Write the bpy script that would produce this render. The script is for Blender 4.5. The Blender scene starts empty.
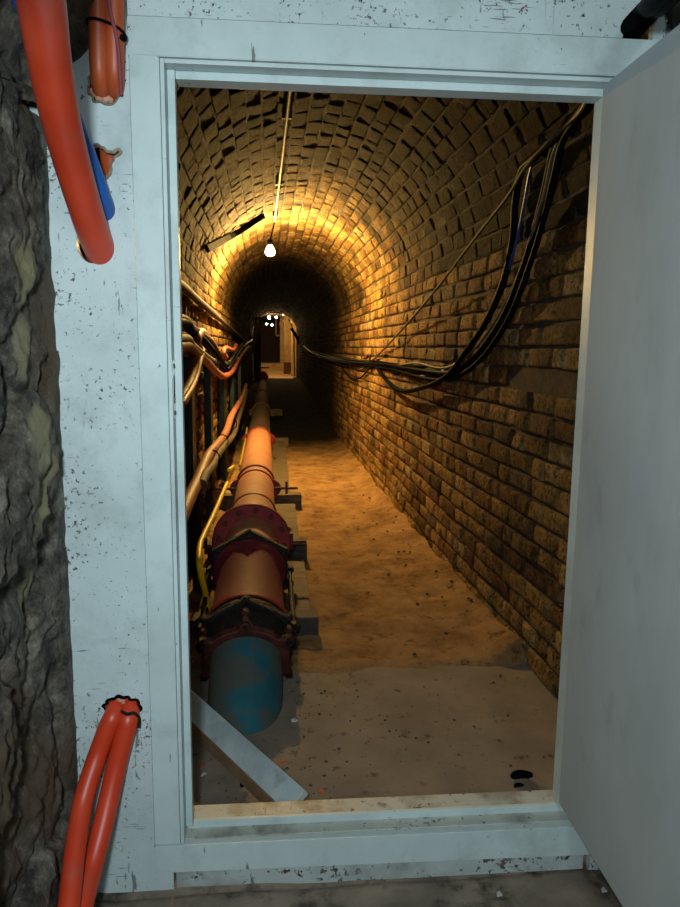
import bpy, bmesh, math, random
from mathutils import Vector, Matrix, noise, geometry
random.seed(7)
PI = math.pi
S = bpy.context.scene
COL = S.collection

# ------------------------------------------------------------------ camera
W, H, F = 680, 907, 694.45
CAM = Vector((0.0, -1.5, 1.26))
yaw, pitch, roll = [math.radians(v) for v in (5.93785, 8.59866, 0.57183)]
FW = Vector((math.sin(yaw)*math.cos(pitch), math.cos(yaw)*math.cos(pitch), -math.sin(pitch)))
_r = Vector((math.cos(yaw), -math.sin(yaw), 0)); _u = _r.cross(FW)
RT = math.cos(roll)*_r + math.sin(roll)*_u
UP = -math.sin(roll)*_r + math.cos(roll)*_u
cd = bpy.data.cameras.new('camera'); cam = bpy.data.objects.new('camera', cd); COL.objects.link(cam)
cam.matrix_world = Matrix(((RT.x, UP.x, -FW.x, CAM.x), (RT.y, UP.y, -FW.y, CAM.y), (RT.z, UP.z, -FW.z, CAM.z), (0, 0, 0, 1)))
cd.sensor_fit = 'VERTICAL'; cd.sensor_height = 36.0; cd.lens = F/H*36.0; cd.clip_start = 0.02; cd.clip_end = 200
S.camera = cam

def ray(x, y): return FW + (x-W/2)/F*RT - (y-H/2)/F*UP
def at(x, y, X=None, Y=None, Z=None, D=None):
    """where the sight line through a photo point meets a real plane of the place"""
    r = ray(x, y)
    if X is not None: t = (X-CAM.x)/r.x
    elif Y is not None: t = (Y-CAM.y)/r.y
    elif Z is not None: t = (Z-CAM.z)/r.z
    else: t = D
    return CAM + r*t
FA = math.radians(-1.13375)             # the bulkhead stands a little askew in the tunnel
FM = Matrix.Rotation(FA, 4, 'Z')
def fl(x, y, off=0.0):
    """photo point -> local (x', z) on the bulkhead plane"""
    n = Vector((-math.sin(FA), math.cos(FA), 0)); r = ray(x, y)
    t = (off - CAM.dot(n))/r.dot(n); p = CAM + r*t
    return (p.x*math.cos(FA)+p.y*math.sin(FA), p.z)
def fw(x, off, z): return FM @ Vector((x, off, z))

# ------------------------------------------------------------------ tunnel section
def sm(t): t = max(0, min(1, t)); return t*t*(3-2*t)
XL = -0.50
def XR(Y): return 1.055 - 0.05*sm((Y-0.3)/2.5) if Y > 0 else 1.055
def ZF(Y): return -0.03*sm((Y-1)/3) + 0.24*sm((Y-9)/12)
SPR = 1.70
def section(Y, v, off=0.0):
    """v: 0..LR right wall (z), then arc, then left wall downwards. returns point, inward normal"""
    xr = XR(Y); c = (xr+XL)/2; R = (xr-XL)/2
    if v < SPR: return Vector((xr-off, Y, v)), Vector((-1, 0, 0))
    a = (v-SPR)/0.77
    if a <= PI:
        d = Vector((math.cos(a), 0, math.sin(a)))
        return Vector((c, Y, SPR)) + d*(R-off), -d
    return Vector((XL+off, Y, SPR-(a-PI)*0.77)), Vector((1, 0, 0))
VA, VB = SPR, SPR+0.77*PI
VC = VB+SPR

def on_tunnel(x, y, off=0.03):
    """sight line -> the brick face, standing off by 'off'"""
    r = ray(x, y); t = 1.7
    while t < 40:
        p = CAM+r*t
        xr = XR(p.y)-off; xl = XL+off; c = (xr+xl)/2; R = (xr-xl)/2
        ins = (xl < p.x < xr) if p.z < SPR else ((p.x-c)**2+(p.z-SPR)**2 < R*R)
        if p.y > 0.1 and not ins: return p
        t += 0.004
    return CAM+r*t

# ------------------------------------------------------------------ materials
def nt(name):
    m = bpy.data.materials.new(name); m.use_nodes = True
    n = m.node_tree.nodes; l = m.node_tree.links
    return m, n, l, n['Principled BSDF']
def rgb(h):
    h = h.lstrip('#'); c = [int(h[i:i+2], 16)/255 for i in (0, 2, 4)]
    return tuple((v/12.92 if v <= .04045 else ((v+.055)/1.055)**2.4) for v in c)+(1,)
def ramp(n, stops, interp='LINEAR'):
    r = n.new('ShaderNodeValToRGB'); r.color_ramp.interpolation = interp
    e = r.color_ramp.elements
    while len(e) < len(stops): e.new(0.5)
    for k, (p, c) in enumerate(stops): e[k].position = p; e[k].color = c if not isinstance(c, str) else rgb(c)
    return r
def noise_n(n, l, scale, detail=4, rough=.55, co=None, stretch=None, w=0):
    t = n.new('ShaderNodeTexCoord'); mp = n.new('ShaderNodeMapping')
    l.new(t.outputs['Object'], mp.inputs[0]); mp.inputs['Location'].default_value = (w, w*.7, w*.3)
    if stretch: mp.inputs['Scale'].default_value = stretch
    x = n.new('ShaderNodeTexNoise'); x.inputs['Scale'].default_value = scale; x.inputs['Detail'].default_value = detail; x.inputs['Roughness'].default_value = rough
    l.new(mp.outputs[0], x.inputs['Vector']); return x
def mix(n, l, fac, a, b, mode='MIX'):
    m = n.new('ShaderNodeMix'); m.data_type = 'RGBA'; m.blend_type = mode
    if isinstance(fac, (int, float)): m.inputs[0].default_value = fac
    else: l.new(fac, m.inputs[0])
    for s, v in ((6, a), (7, b)):
        if isinstance(v, (str,)): m.inputs[s].default_value = rgb(v)
        elif isinstance(v, tuple): m.inputs[s].default_value = v
        else: l.new(v, m.inputs[s])
    return m.outputs[2]
def bump(n, l, src, bs, strength=.5, dist=.01):
    b = n.new('ShaderNodeBump'); b.inputs['Strength'].default_value = strength; b.inputs['Distance'].default_value = dist
    l.new(src, b.inputs['Height']); l.new(b.outputs[0], bs.inputs['Normal'])
def plain(name, a, b=None, scale=12, rough=.6, metal=0, bmp=.25, dist=.003, spec=.5, lo=.38, hi=.65, stretch=None, dirt=None, dlo=.6, dhi=.7, dscale=25):
    m, n, l, bs = nt(name)
    x = noise_n(n, l, scale, 5, .6, stretch=stretch)
    r = ramp(n, [(lo, a), (hi, b or a)]); l.new(x.outputs[0], r.inputs[0]); c = r.outputs[0]
    if dirt:
        y = noise_n(n, l, dscale, 6, .65, w=3.3); r2 = ramp(n, [(dlo, (0, 0, 0, 1)), (dhi, (1, 1, 1, 1))]); l.new(y.outputs[0], r2.inputs[0])
        c = mix(n, l, r2.outputs[0], c, dirt)
    l.new(c, bs.inputs['Base Color']); bs.inputs['Roughness'].default_value = rough; bs.inputs['Metallic'].default_value = metal
    bs.inputs['Specular IOR Level'].default_value = spec
    z = noise_n(n, l, scale*4, 5, .65, w=1.7); bump(n, l, z.outputs[0], bs, bmp, dist)
    return m

def brick_mat(name, stops, soot_z=None, rough=.9, spec=.15, soot_shade='#17130f', stretch=()):
    m, n, l, bs = nt(name)
    g = n.new('ShaderNodeNewGeometry')
    r = ramp(n, stops); l.new(g.outputs['Random Per Island'], r.inputs[0])
    x = noise_n(n, l, 14, 8, .75); rx = ramp(n, [(.32, '#6e6455'), (.48, '#ded8ca'), (.6, '#fffaf0')]); l.new(x.outputs[0], rx.inputs[0])
    c = mix(n, l, .95, r.outputs[0], rx.outputs[0], 'MULTIPLY')
    x2 = noise_n(n, l, 55, 6, .7, w=17); rx2 = ramp(n, [(.36, '#6b6256'), (.47, '#e4dfd4'), (.56, '#ffffff')]); l.new(x2.outputs[0], rx2.inputs[0])
    c = mix(n, l, .9, c, rx2.outputs[0], 'MULTIPLY')
    y = noise_n(n, l, 2.2, 5, .6, w=5); ry = ramp(n, [(.5, (0, 0, 0, 1)), (.62, (1, 1, 1, 1))]); l.new(y.outputs[0], ry.inputs[0])
    c = mix(n, l, ry.outputs[0], c, mix(n, l, .55, c, soot_shade))
    s = noise_n(n, l, 60, 3, .6, w=9); rs = ramp(n, [(.60, (0, 0, 0, 1)), (.68, (1, 1, 1, 1))]); l.new(s.outputs[0], rs.inputs[0])
    c = mix(n, l, rs.outputs[0], c, soot_shade)
    if soot_z:
        # soot crusted on the vault, an even dark deposit broken up by noise
        t = n.new('ShaderNodeTexCoord'); q = noise_n(n, l, 2.6, 5, .6, w=2)
        rq = ramp(n, [(soot_z[0], (0, 0, 0, 1)), (soot_z[1], (1, 1, 1, 1))]); l.new(q.outputs[0], rq.inputs[0])
        c = mix(n, l, rq.outputs[0], c, mix(n, l, .75, c, soot_shade))
    # shade painted into the lining: beyond the eighth metre, and next to the door
    for st in stretch: c = mix(n, l, along(n, l, *st[:3]), c, mix(n, l, st[3], c, soot_shade))
    l.new(c, bs.inputs['Base Color']); bs.inputs['Roughness'].default_value = rough; bs.inputs['Specular IOR Level'].default_value = spec
    z = noise_n(n, l, 30, 8, .75, w=4); bump(n, l, z.outputs[0], bs, 1.0, .03)
    return m
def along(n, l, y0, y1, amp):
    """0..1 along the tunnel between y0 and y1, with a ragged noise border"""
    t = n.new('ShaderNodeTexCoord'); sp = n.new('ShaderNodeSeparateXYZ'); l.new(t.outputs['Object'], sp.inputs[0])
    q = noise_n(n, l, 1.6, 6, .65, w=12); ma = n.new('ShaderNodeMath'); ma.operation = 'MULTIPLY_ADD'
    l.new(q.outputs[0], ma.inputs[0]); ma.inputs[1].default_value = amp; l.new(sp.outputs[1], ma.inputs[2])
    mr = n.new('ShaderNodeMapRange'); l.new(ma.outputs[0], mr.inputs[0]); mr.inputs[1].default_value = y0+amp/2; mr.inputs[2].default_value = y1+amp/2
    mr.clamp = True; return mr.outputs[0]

M = {}
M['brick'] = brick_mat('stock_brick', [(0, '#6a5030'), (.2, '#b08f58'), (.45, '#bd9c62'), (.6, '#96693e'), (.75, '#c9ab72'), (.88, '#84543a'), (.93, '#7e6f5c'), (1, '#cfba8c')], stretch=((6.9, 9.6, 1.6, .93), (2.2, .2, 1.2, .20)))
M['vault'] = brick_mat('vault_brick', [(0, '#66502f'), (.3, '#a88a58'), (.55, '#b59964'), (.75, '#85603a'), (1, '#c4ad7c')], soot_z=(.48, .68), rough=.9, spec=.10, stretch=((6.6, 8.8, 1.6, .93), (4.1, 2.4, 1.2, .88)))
M['mortar'] = plain('dark_mortar', '#2a2016', '#4a3826', 30, .95, bmp=.9, dist=.01)
M['mortar_grey'] = plain('grey_mortar', '#231e18', '#3d352a', 30, .95, bmp=.9, dist=.01)

def stone_mat():
    m, n, l, bs = nt('rubble_stone')
    x = noise_n(n, l, 9, 10, .78); r = ramp(n, [(.36, '#24211e'), (.45, '#4f4942'), (.54, '#80776b'), (.64, '#b8b0a2')]); l.new(x.outputs[0], r.inputs[0])
    y = noise_n(n, l, 2.3, 5, .6, w=7); ry = ramp(n, [(.50, (0, 0, 0, 1)), (.62, (1, 1, 1, 1))]); l.new(y.outputs[0], ry.inputs[0])
    c = mix(n, l, ry.outputs[0], r.outputs[0], '#6d5a45')
    a = n.new('ShaderNodeAttribute'); a.attribute_name = 'pale'; c = mix(n, l, a.outputs['Fac'], c, '#a89f7c')
    w_ = noise_n(n, l, 34, 7, .8, w=2); rw = ramp(n, [(.58, (0, 0, 0, 1)), (.72, (1, 1, 1, 1))]); l.new(w_.outputs[0], rw.inputs[0])
    c = mix(n, l, rw.outputs[0], c, '#aaa79f')
    l.new(c, bs.inputs['Base Color']); bs.inputs['Roughness'].default_value = .72; bs.inputs['Specular IOR Level'].default_value = .4
    z = noise_n(n, l, 26, 10, .8, w=4); bump(n, l, z.outputs[0], bs, 1.0, .035)
    return m
M['stone'] = stone_mat()

def paint_mat(name, base='#c9d6da', speck=.66, speckscale=55, worn=None, scratch=True, rough=.45, hair=.03):
    m, n, l, bs = nt(name)
    x = noise_n(n, l, 3, 5, .6); c0 = rgb(base); d = tuple(v*.84 for v in c0[:3])+(1,)
    r = ramp(n, [(.35, d), (.6, c0)]); l.new(x.outputs[0], r.inputs[0]); c = r.outputs[0]
    # chips gather in patches
    g = noise_n(n, l, 4.5, 3, .5, w=8); s = noise_n(n, l, speckscale, 5, .7, w=1)
    ma = n.new('ShaderNodeMath'); ma.operation = 'MULTIPLY_ADD'; l.new(g.outputs[0], ma.inputs[0]); ma.inputs[1].default_value = .35; l.new(s.outputs[0], ma.inputs[2])
    rs = ramp(n, [(speck+.17, (0, 0, 0, 1)), (speck+.20, (1, 1, 1, 1))]); l.new(ma.outputs[0], rs.inputs[0])
    c = mix(n, l, rs.outputs[0], c, '#4c4038')
    if scratch:
        q = noise_n(n, l, 14, 4, .6, w=3, stretch=(6, 6, .5)); rq = ramp(n, [(.68, (0, 0, 0, 1)), (.72, (1, 1, 1, 1))]); l.new(q.outputs[0], rq.inputs[0])
        c = mix(n, l, mix(n, l, .5, (0, 0, 0, 1), rq.outputs[0]), c, '#7f8a8c')
    if worn:
        q = noise_n(n, l, 7, 6, .6, w=6); rq = ramp(n, [(.48, (0, 0, 0, 1)), (.66, (1, 1, 1, 1))]); l.new(q.outputs[0], rq.inputs[0])
        c = mix(n, l, rq.outputs[0], c, worn)
    # faint grey smears and hairline scratches
    q = noise_n(n, l, 6, 7, .7, w=15); rq = ramp(n, [(.50, (0, 0, 0, 1)), (.75, (.55, .55, .55, 1))]); l.new(q.outputs[0], rq.inputs[0])
    c = mix(n, l, rq.outputs[0], c, '#8c9896')
    for k, (sc, st) in enumerate((((3, 3, 40), 5), ((30, 3, 5), 4))):
        q = noise_n(n, l, st, 3, .55, w=21+k*7, stretch=sc); q2 = noise_n(n, l, 3.5, 3, .5, w=31+k*5)
        ma = n.new('ShaderNodeMath'); ma.operation = 'MULTIPLY'; l.new(q.outputs[0], ma.inputs[0]); l.new(q2.outputs[0], ma.inputs[1])
        rq = ramp(n, [(.385+hair, (0, 0, 0, 1)), (.41+hair, (.8, .8, .8, 1))]); l.new(ma.outputs[0], rq.inputs[0]); c = mix(n, l, rq.outputs[0], c, '#59605f')
    l.new(c, bs.inputs['Base Color']); bs.inputs['Roughness'].default_value = rough; bs.inputs['Specular IOR Level'].default_value = .4
    z = noise_n(n, l, 20, 8, .7, w=4); bump(n, l, z.outputs[0], bs, .35, .004)
    return m
M['paint'] = paint_mat('white_gloss_paint', '#c6d6d8', speck=.70, scratch=False, hair=.05)
M['ply'] = paint_mat('chipped_white_paint', '#c4d3d6', speck=.60, speckscale=95, hair=.0)
M['sill'] = paint_mat('grimy_white_paint', '#bdbfb6', speck=.62, worn='#6d675c')
M['plinth'] = paint_mat('scuffed_white_paint', '#b9c3c4', speck=.585, worn='#8d8f8c')
M['door'] = None
def door_mat():
    m, n, l, bs = nt('door_paint')
    x = noise_n(n, l, 3.2, 6, .6, stretch=(1, 1, .45)); r = ramp(n, [(.3, '#98a1a4'), (.5, '#a6afb2'), (.7, '#afb8bb')]); l.new(x.outputs[0], r.inputs[0])
    q = noise_n(n, l, 9, 5, .6, w=3, stretch=(1, 1.4, .7)); rq = ramp(n, [(.60, (0, 0, 0, 1)), (.85, (.5, .5, .5, 1))]); l.new(q.outputs[0], rq.inputs[0])
    c = mix(n, l, rq.outputs[0], r.outputs[0], '#6f7678')
    l.new(c, bs.inputs['Base Color']); bs.inputs['Roughness'].default_value = .8; bs.inputs['Specular IOR Level'].default_value = .15
    z = noise_n(n, l, 12, 6, .6, w=4); bump(n, l, z.outputs[0], bs, .15, .003); return m
M['door'] = door_mat()
M['orange'] = plain('orange_duct', '#c4391b', '#d1482a', 6, .42, bmp=.12, dist=.002, dirt='#a6543f', dlo=.60, dhi=.8, dscale=12)
M['orange_dull'] = plain('dull_orange_duct', '#a84a24', '#b8552c', 6, .45, bmp=.12, dist=.002, dirt='#6f3a26')
M['red_duct'] = plain('dusty_red_duct', '#7c3420', '#96523c', 8, .6, dirt='#5a4232', dlo=.52)
M['pink_duct'] = plain('dusty_pink_duct', '#9c5a42', '#aa7056', 8, .6, dirt='#6c5040', dlo=.55)
M['blue'] = plain('blue_pipe', '#14509c', '#1d5fb0', 6, .4, bmp=.1, dist=.002)
M['blue_cable'] = plain('blue_cable', '#12306e', '#1c3f88', 6, .45, bmp=.05)
M['black'] = plain('black_rubber', '#08080a', '#101013', 20, .42, bmp=.1, dist=.002, spec=.03)
M['black'].node_tree.nodes['Principled BSDF'].inputs['IOR'].default_value = 1.14
M['sooty'] = plain('soot_black', '#050505', '#0a0908', 20, .95, spec=.1)
M['grey_cable'] = plain('grey_brown_cable', '#2b2620', '#443b30', 20, .6, bmp=.1, dist=.002, spec=.1)
M['dust_cable'] = plain('dusty_cable', '#3d362c', '#625543', 14, .75, dirt='#2c2620', dlo=.5)
M['mauve'] = plain('mauve_cord', '#7c3a48', '#8c4652', 20, .6)
M['foam'] = plain('pink_foam', '#c98d76', '#dcae98', 40, .9, bmp=.8, dist=.008)
M['grout'] = plain('torn_wood_edge', '#6f6252', '#a99d8a', 40, .95, bmp=.9, dist=.006)
M['teal'] = plain('teal_pipe_paint', '#0c4a56', '#10606f', 5, .7, bmp=.5, dirt='#464c48', dlo=.40, dhi=.50, dscale=6)
M['maroon'] = plain('maroon_pipe_paint', '#5e1a22', '#6e222a', 7, .72, bmp=.5, spec=.3, dirt='#54352c', dlo=.6, dhi=.75, dscale=9)
M['flange_red'] = plain('oxide_flange', '#7a1414', '#8c1d1a', 10, .6, bmp=.35, dirt='#33130f', dlo=.55, dhi=.7)
M['terracotta'] = plain('primed_iron_pipe', '#a3684a', '#b77c5a', 5, .75, bmp=.25, dirt='#9b7a5c', dlo=.45, dhi=.7, dscale=5)
M['shaded_pipe'] = plain('shaded_iron_pipe', '#33271f', '#4a3a2e', 5, .8, bmp=.3)  # far lengths of the main, with the lack of light put into the colour
M['iron'] = plain('black_iron', '#0d0d0d', '#1d1c1b', 25, .62, metal=.1, bmp=1, dist=.008, spec=.35, dirt='#3a2a22', dlo=.6)
M['rust_iron'] = plain('rusty_iron', '#3b1c15', '#5e2c20', 25, .65, metal=.2, bmp=.8, dist=.005, dirt='#1c1412')
M['bolt'] = plain('grey_bolt', '#232323', '#3c3a38', 25, .55, metal=.3, bmp=.4, dist=.002)
M['timber'] = plain('dusty_timber', '#4a4034', '#6f614c', 8, .85, stretch=(1, 6, 6), bmp=.6, dist=.005)
M['timber_dark'] = plain('damp_timber', '#292523', '#403830', 8, .8, stretch=(1, 6, 6), bmp=.6, dist=.005)
M['batten_side'] = plain('bare_wood', '#6a5542', '#826a52', 8, .8, bmp=.4)
M['batten_top'] = plain('painted_batten', '#93a3aa', '#b4c2c8', 7, .55, dirt='#6b665e', dlo=.55, dhi=.75, dscale=9)
M['green'] = plain('dark_green_steel', '#0b201f', '#15302d', 8, .5, metal=.2)
M['yellow'] = plain('yellow_hose', '#ffd800', '#ffe21e', 8, .45)
M['yellow_dull'] = plain('dusty_yellow_hose', '#8c7424', '#a38a34', 8, .6)
M['galv'] = plain('dull_steel', '#4a443c', '#6b6254', 20, .6, metal=.1, spec=.2)
M['chrome'] = plain('worn_steel', '#c0c4c6', '#dfe3e5', 20, .25, metal=.9)
M['concrete'] = plain('dusty_concrete', '#746a5e', '#877a6c', 5, .92, bmp=.6, dist=.006, dirt='#3c342d', dlo=.60, dhi=.72, dscale=22)
M['concrete_dark'] = plain('damp_concrete', '#3d3833', '#4d463e', 5, .9, bmp=.8, dist=.008, dirt='#1c1a18', dlo=.58, dhi=.66, dscale=30)
def sand_mat():
    m, n, l, bs = nt('loose_sand')
    x = noise_n(n, l, 4, 8, .7); r = ramp(n, [(.34, '#7c5c3a'), (.5, '#a68257'), (.68, '#bf9c6e')]); l.new(x.outputs[0], r.inputs[0])
    y = noise_n(n, l, 13, 7, .7, w=3); ry = ramp(n, [(.57, (0, 0, 0, 1)), (.70, (1, 1, 1, 1))]); l.new(y.outputs[0], ry.inputs[0])
    c = mix(n, l, ry.outputs[0], r.outputs[0], '#5a3d22')
    p = noise_n(n, l, 90, 3, .6, w=5); rp = ramp(n, [(.70, (0, 0, 0, 1)), (.74, (1, 1, 1, 1))]); l.new(p.outputs[0], rp.inputs[0])
    c = mix(n, l, rp.outputs[0], c, '#c9b796')
    c = mix(n, l, along(n, l, 6.3, 8.2, 1.4), c, '#15100b')  # gloom beyond the lamp, painted into the sand colour
    l.new(c, bs.inputs['Base Color']); bs.inputs['Roughness'].default_value = .97; bs.inputs['Specular IOR Level'].default_value = .2
    z = noise_n(n, l, 24, 9, .75, w=4); bump(n, l, z.outputs[0], bs, 1.0, .03); return m
M['sand'] = sand_mat()
M['front_floor'] = plain('dirty_boards', '#6d6154', '#8a7b6a', 6, .85, bmp=.8, dist=.006, dirt='#1f1b18', dlo=.52, dhi=.66, dscale=7)
M['far_plaster'] = plain('yellow_plaster', '#a8905e', '#bfa570', 4, .85)
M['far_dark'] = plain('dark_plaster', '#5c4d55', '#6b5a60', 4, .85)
M['cardboard'] = plain('brown_board', '#4c3226', '#5c3e2e', 4, .85)
M['rubble'] = plain('rubble_bits', '#1e1b19', '#5b544c', 60, .9, bmp=.6)
M['scrap_orange'] = plain('orange_scrap', '#b8563a', '#c86a4c', 20, .6)
M['scrap_white'] = plain('pale_scrap', '#a8a8a4', '#c6c6c2', 20, .7)
def emis(name, col, st):
    m, n, l, bs = nt(name); bs.inputs['Base Color'].default_value = col
    bs.inputs['Emission Color'].default_value = col; bs.inputs['Emission Strength'].default_value = st; return m
M['glow'] = emis('lit_lamp_glass', (1, .62, .18, 1), 4700)
M['glow_far'] = emis('lit_far_lamp_glass', (1, .62, .25, 1), 900)

# ------------------------------------------------------------------ mesh helpers
def link(name, verts, faces, mat, parent=None, smooth=False, mats=None, fmi=None):
    me = bpy.data.meshes.new(name); me.from_pydata([tuple(v) for v in verts], [], faces); me.update()
    me.materials.append(M[mat] if isinstance(mat, str) else mat)
    for m_ in (mats or []): me.materials.append(M[m_])
    if fmi: me.polygons.foreach_set('material_index', fmi)
    if smooth: me.polygons.foreach_set('use_smooth', [True]*len(me.polygons))
    o = bpy.data.objects.new(name, me); COL.objects.link(o)
    if parent: o.parent = parent; o.matrix_parent_inverse = Matrix.Translation(-parent.location)
    return o
class MB:
    def __init__(s): s.v = []; s.f = []
    def add(s, vs, fs):
        k = len(s.v); s.v += [Vector(v) for v in vs]; s.f += [tuple(i+k for i in f) for f in fs]
    def bm(s, b):
        b.verts.ensure_lookup_table(); b.verts.index_update()
        s.add([v.co.copy() for v in b.verts], [[v.index for v in f.verts] for f in b.faces]); b.free()
    def box(s, c, d, rot=None, bev=0.0, seg=2):
        b = bmesh.new(); bmesh.ops.create_cube(b, size=1); bmesh.ops.scale(b, vec=d, verts=b.verts)
        if bev: bmesh.ops.bevel(b, geom=b.edges[:], offset=bev, segments=seg, affect='EDGES', profile=.6)
        if rot is not None: bmesh.ops.transform(b, matrix=rot.to_4x4(), verts=b.verts)
        bmesh.ops.translate(b, vec=Vector(c), verts=b.verts); s.bm(b)
    def beam(s, p0, p1, w, h, up=Vector((0, 0, 1)), bev=.002):
        p0, p1 = Vector(p0), Vector(p1); y = (p1-p0).normalized(); x = y.cross(up).normalized(); z = x.cross(y)
        s.box((p0+p1)/2, (w, (p1-p0).length, h), Matrix((x, y, z)).transposed(), bev)
    def tube(s, pts, r, n=12, smooth=True, cap=True, sub=6, wob=0.0):
        P = [Vector(p) for p in pts]
        if smooth and len(P) > 2:
            Q = []
            for i in range(len(P)-1):
                p0 = P[max(i-1, 0)]; p1 = P[i]; p2 = P[i+1]; p3 = P[min(i+2, len(P)-1)]
                for k in range(sub):
                    t = k/sub
                    Q.append(.5*((2*p1)+(-p0+p2)*t+(2*p0-5*p1+4*p2-p3)*t*t+(-p0+3*p1-3*p2+p3)*t**3))
            Q.append(P[-1]); P = Q
        rs = r if callable(r) else (lambda t: r)
        ref = Vector((0, 0, 1)); vs = []; fs = []; N = len(P); d0 = (P[1]-P[0]).normalized()
        if abs(d0.dot(ref)) > .9: ref = Vector((1, 0, 0))
        a = d0.cross(ref).normalized()
        for i, p in enumerate(P):
            d = (P[min(i+1, N-1)]-P[max(i-1, 0)]).normalized(); a = (a-d*a.dot(d)).normalized(); b = d.cross(a)
            rr = rs(i/(N-1))
            for k in range(n):
                t = 2*PI*k/n; q = rr*(1+(wob*noise.noise(p*30+Vector((k, 0, 0))) if wob else 0))
                vs.append(p+a*math.cos(t)*q+b*math.sin(t)*q)
        for i in range(N-1):
            for k in range(n):
                fs.append((i*n+k, i*n+(k+1) % n, (i+1)*n+(k+1) % n, (i+1)*n+k))
        if cap: fs.append(tuple(range(n))[::-1]); fs.append(tuple((N-1)*n+k for k in range(n)))
        s.add(vs, fs)
    def cyl(s, p0, p1, r, n=16, r2=None, bev=0):
        s.tube([p0, p1], (lambda t: r+(r2-r)*t) if r2 is not None else r, n, smooth=False)
    def lathe(s, prof, c, ax, n=48, close=False):
        """prof: (radius, along) pairs about axis ax from c"""
        ax = Vector(ax).normalized(); ref = Vector((0, 0, 1)) if abs(ax.z) < .9 else Vector((1, 0, 0))
        a = ax.cross(ref).normalized(); b = ax.cross(a); c = Vector(c); vs = []; fs = []
        for (r, h) in prof:
            for k in range(n):
                t = 2*PI*k/n; vs.append(c+ax*h+a*math.cos(t)*r+b*math.sin(t)*r)
        m = len(prof)
        for i in range(m if close else m-1):
            j = (i+1) % m
            for k in range(n): fs.append((i*n+k, i*n+(k+1) % n, j*n+(k+1) % n, j*n+k))
        s.add(vs, fs)
    def prism(s, poly, y0, y1, bev=0):
        """poly in (x,z), extruded along y"""
        b = bmesh.new(); vs = [b.verts.new((p[0], y0, p[1])) for p in poly]; f = b.faces.new(vs)
        r = bmesh.ops.extrude_face_region(b, geom=[f]); bmesh.ops.translate(b, vec=(0, y1-y0, 0), verts=[g for g in r['geom'] if isinstance(g, bmesh.types.BMVert)])
        bmesh.ops.recalc_face_normals(b, faces=b.faces[:])
        if bev: bmesh.ops.bevel(b, geom=b.edges[:], offset=bev, segments=2, affect='EDGES')
        s.bm(b)
    def blob(s, c, r, seed=0, sc=(1, 1, 1), amp=.35, sub=2):
        b = bmesh.new(); bmesh.ops.create_icosphere(b, subdivisions=sub, radius=1)
        for v in b.verts:
            q = 1+amp*noise.noise(v.co*1.4+Vector((seed*3.1, seed, 0)))+amp*.5*noise.noise(v.co*3+Vector((seed, 0, 5)))
            v.co = Vector((v.co.x*sc[0], v.co.y*sc[1], v.co.z*sc[2]))*q*r
        bmesh.ops.translate(b, vec=Vector(c), verts=b.verts); s.bm(b)
    def build(s, name, mat, parent=None, smooth=False, M4=None):
        if M4 is not None: s.v = [M4 @ v for v in s.v]
        # origin at base centre
        if parent is None:
            xs = [v.x for v in s.v]; ys = [v.y for v in s.v]; zs = [v.z for v in s.v]
            c = Vector(((min(xs)+max(xs))/2, (min(ys)+max(ys))/2, min(zs)))
            s.v = [v-c for v in s.v]; o = link(name, s.v, s.f, mat, None, smooth); o.location = c
        else: o = link(name, s.v, s.f, mat, parent, smooth)
        if smooth:
            try:
                bm = bmesh.new(); bm.from_mesh(o.data)
                for e in bm.edges:
                    if len(e.link_faces) == 2 and e.calc_face_angle(0) > math.radians(42): e.smooth = False
                bm.to_mesh(o.data); bm.free()
            except Exception: pass
        return o
def tag(o, label=None, cat=None, group=None, kind=None):
    if label: o['label'] = label
    if cat: o['category'] = cat
    if group: o['group'] = group
    if kind: o['kind'] = kind
    return o
def struct(o, label=None): o['kind'] = 'structure'; (o.__setitem__('label', label) if label else None); return o
def empty(name, loc): o = bpy.data.objects.new(name, None); COL.objects.link(o); o.location = loc; o.empty_display_size = .1; return o
def one_tube(name, pts, r, mat, label, cat, group=None, n=12, sub=6, wob=0):
    m = MB(); m.tube(pts, r, n, sub=sub, wob=wob); return tag(m.build(name, mat, smooth=True), label, cat, group)

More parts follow.
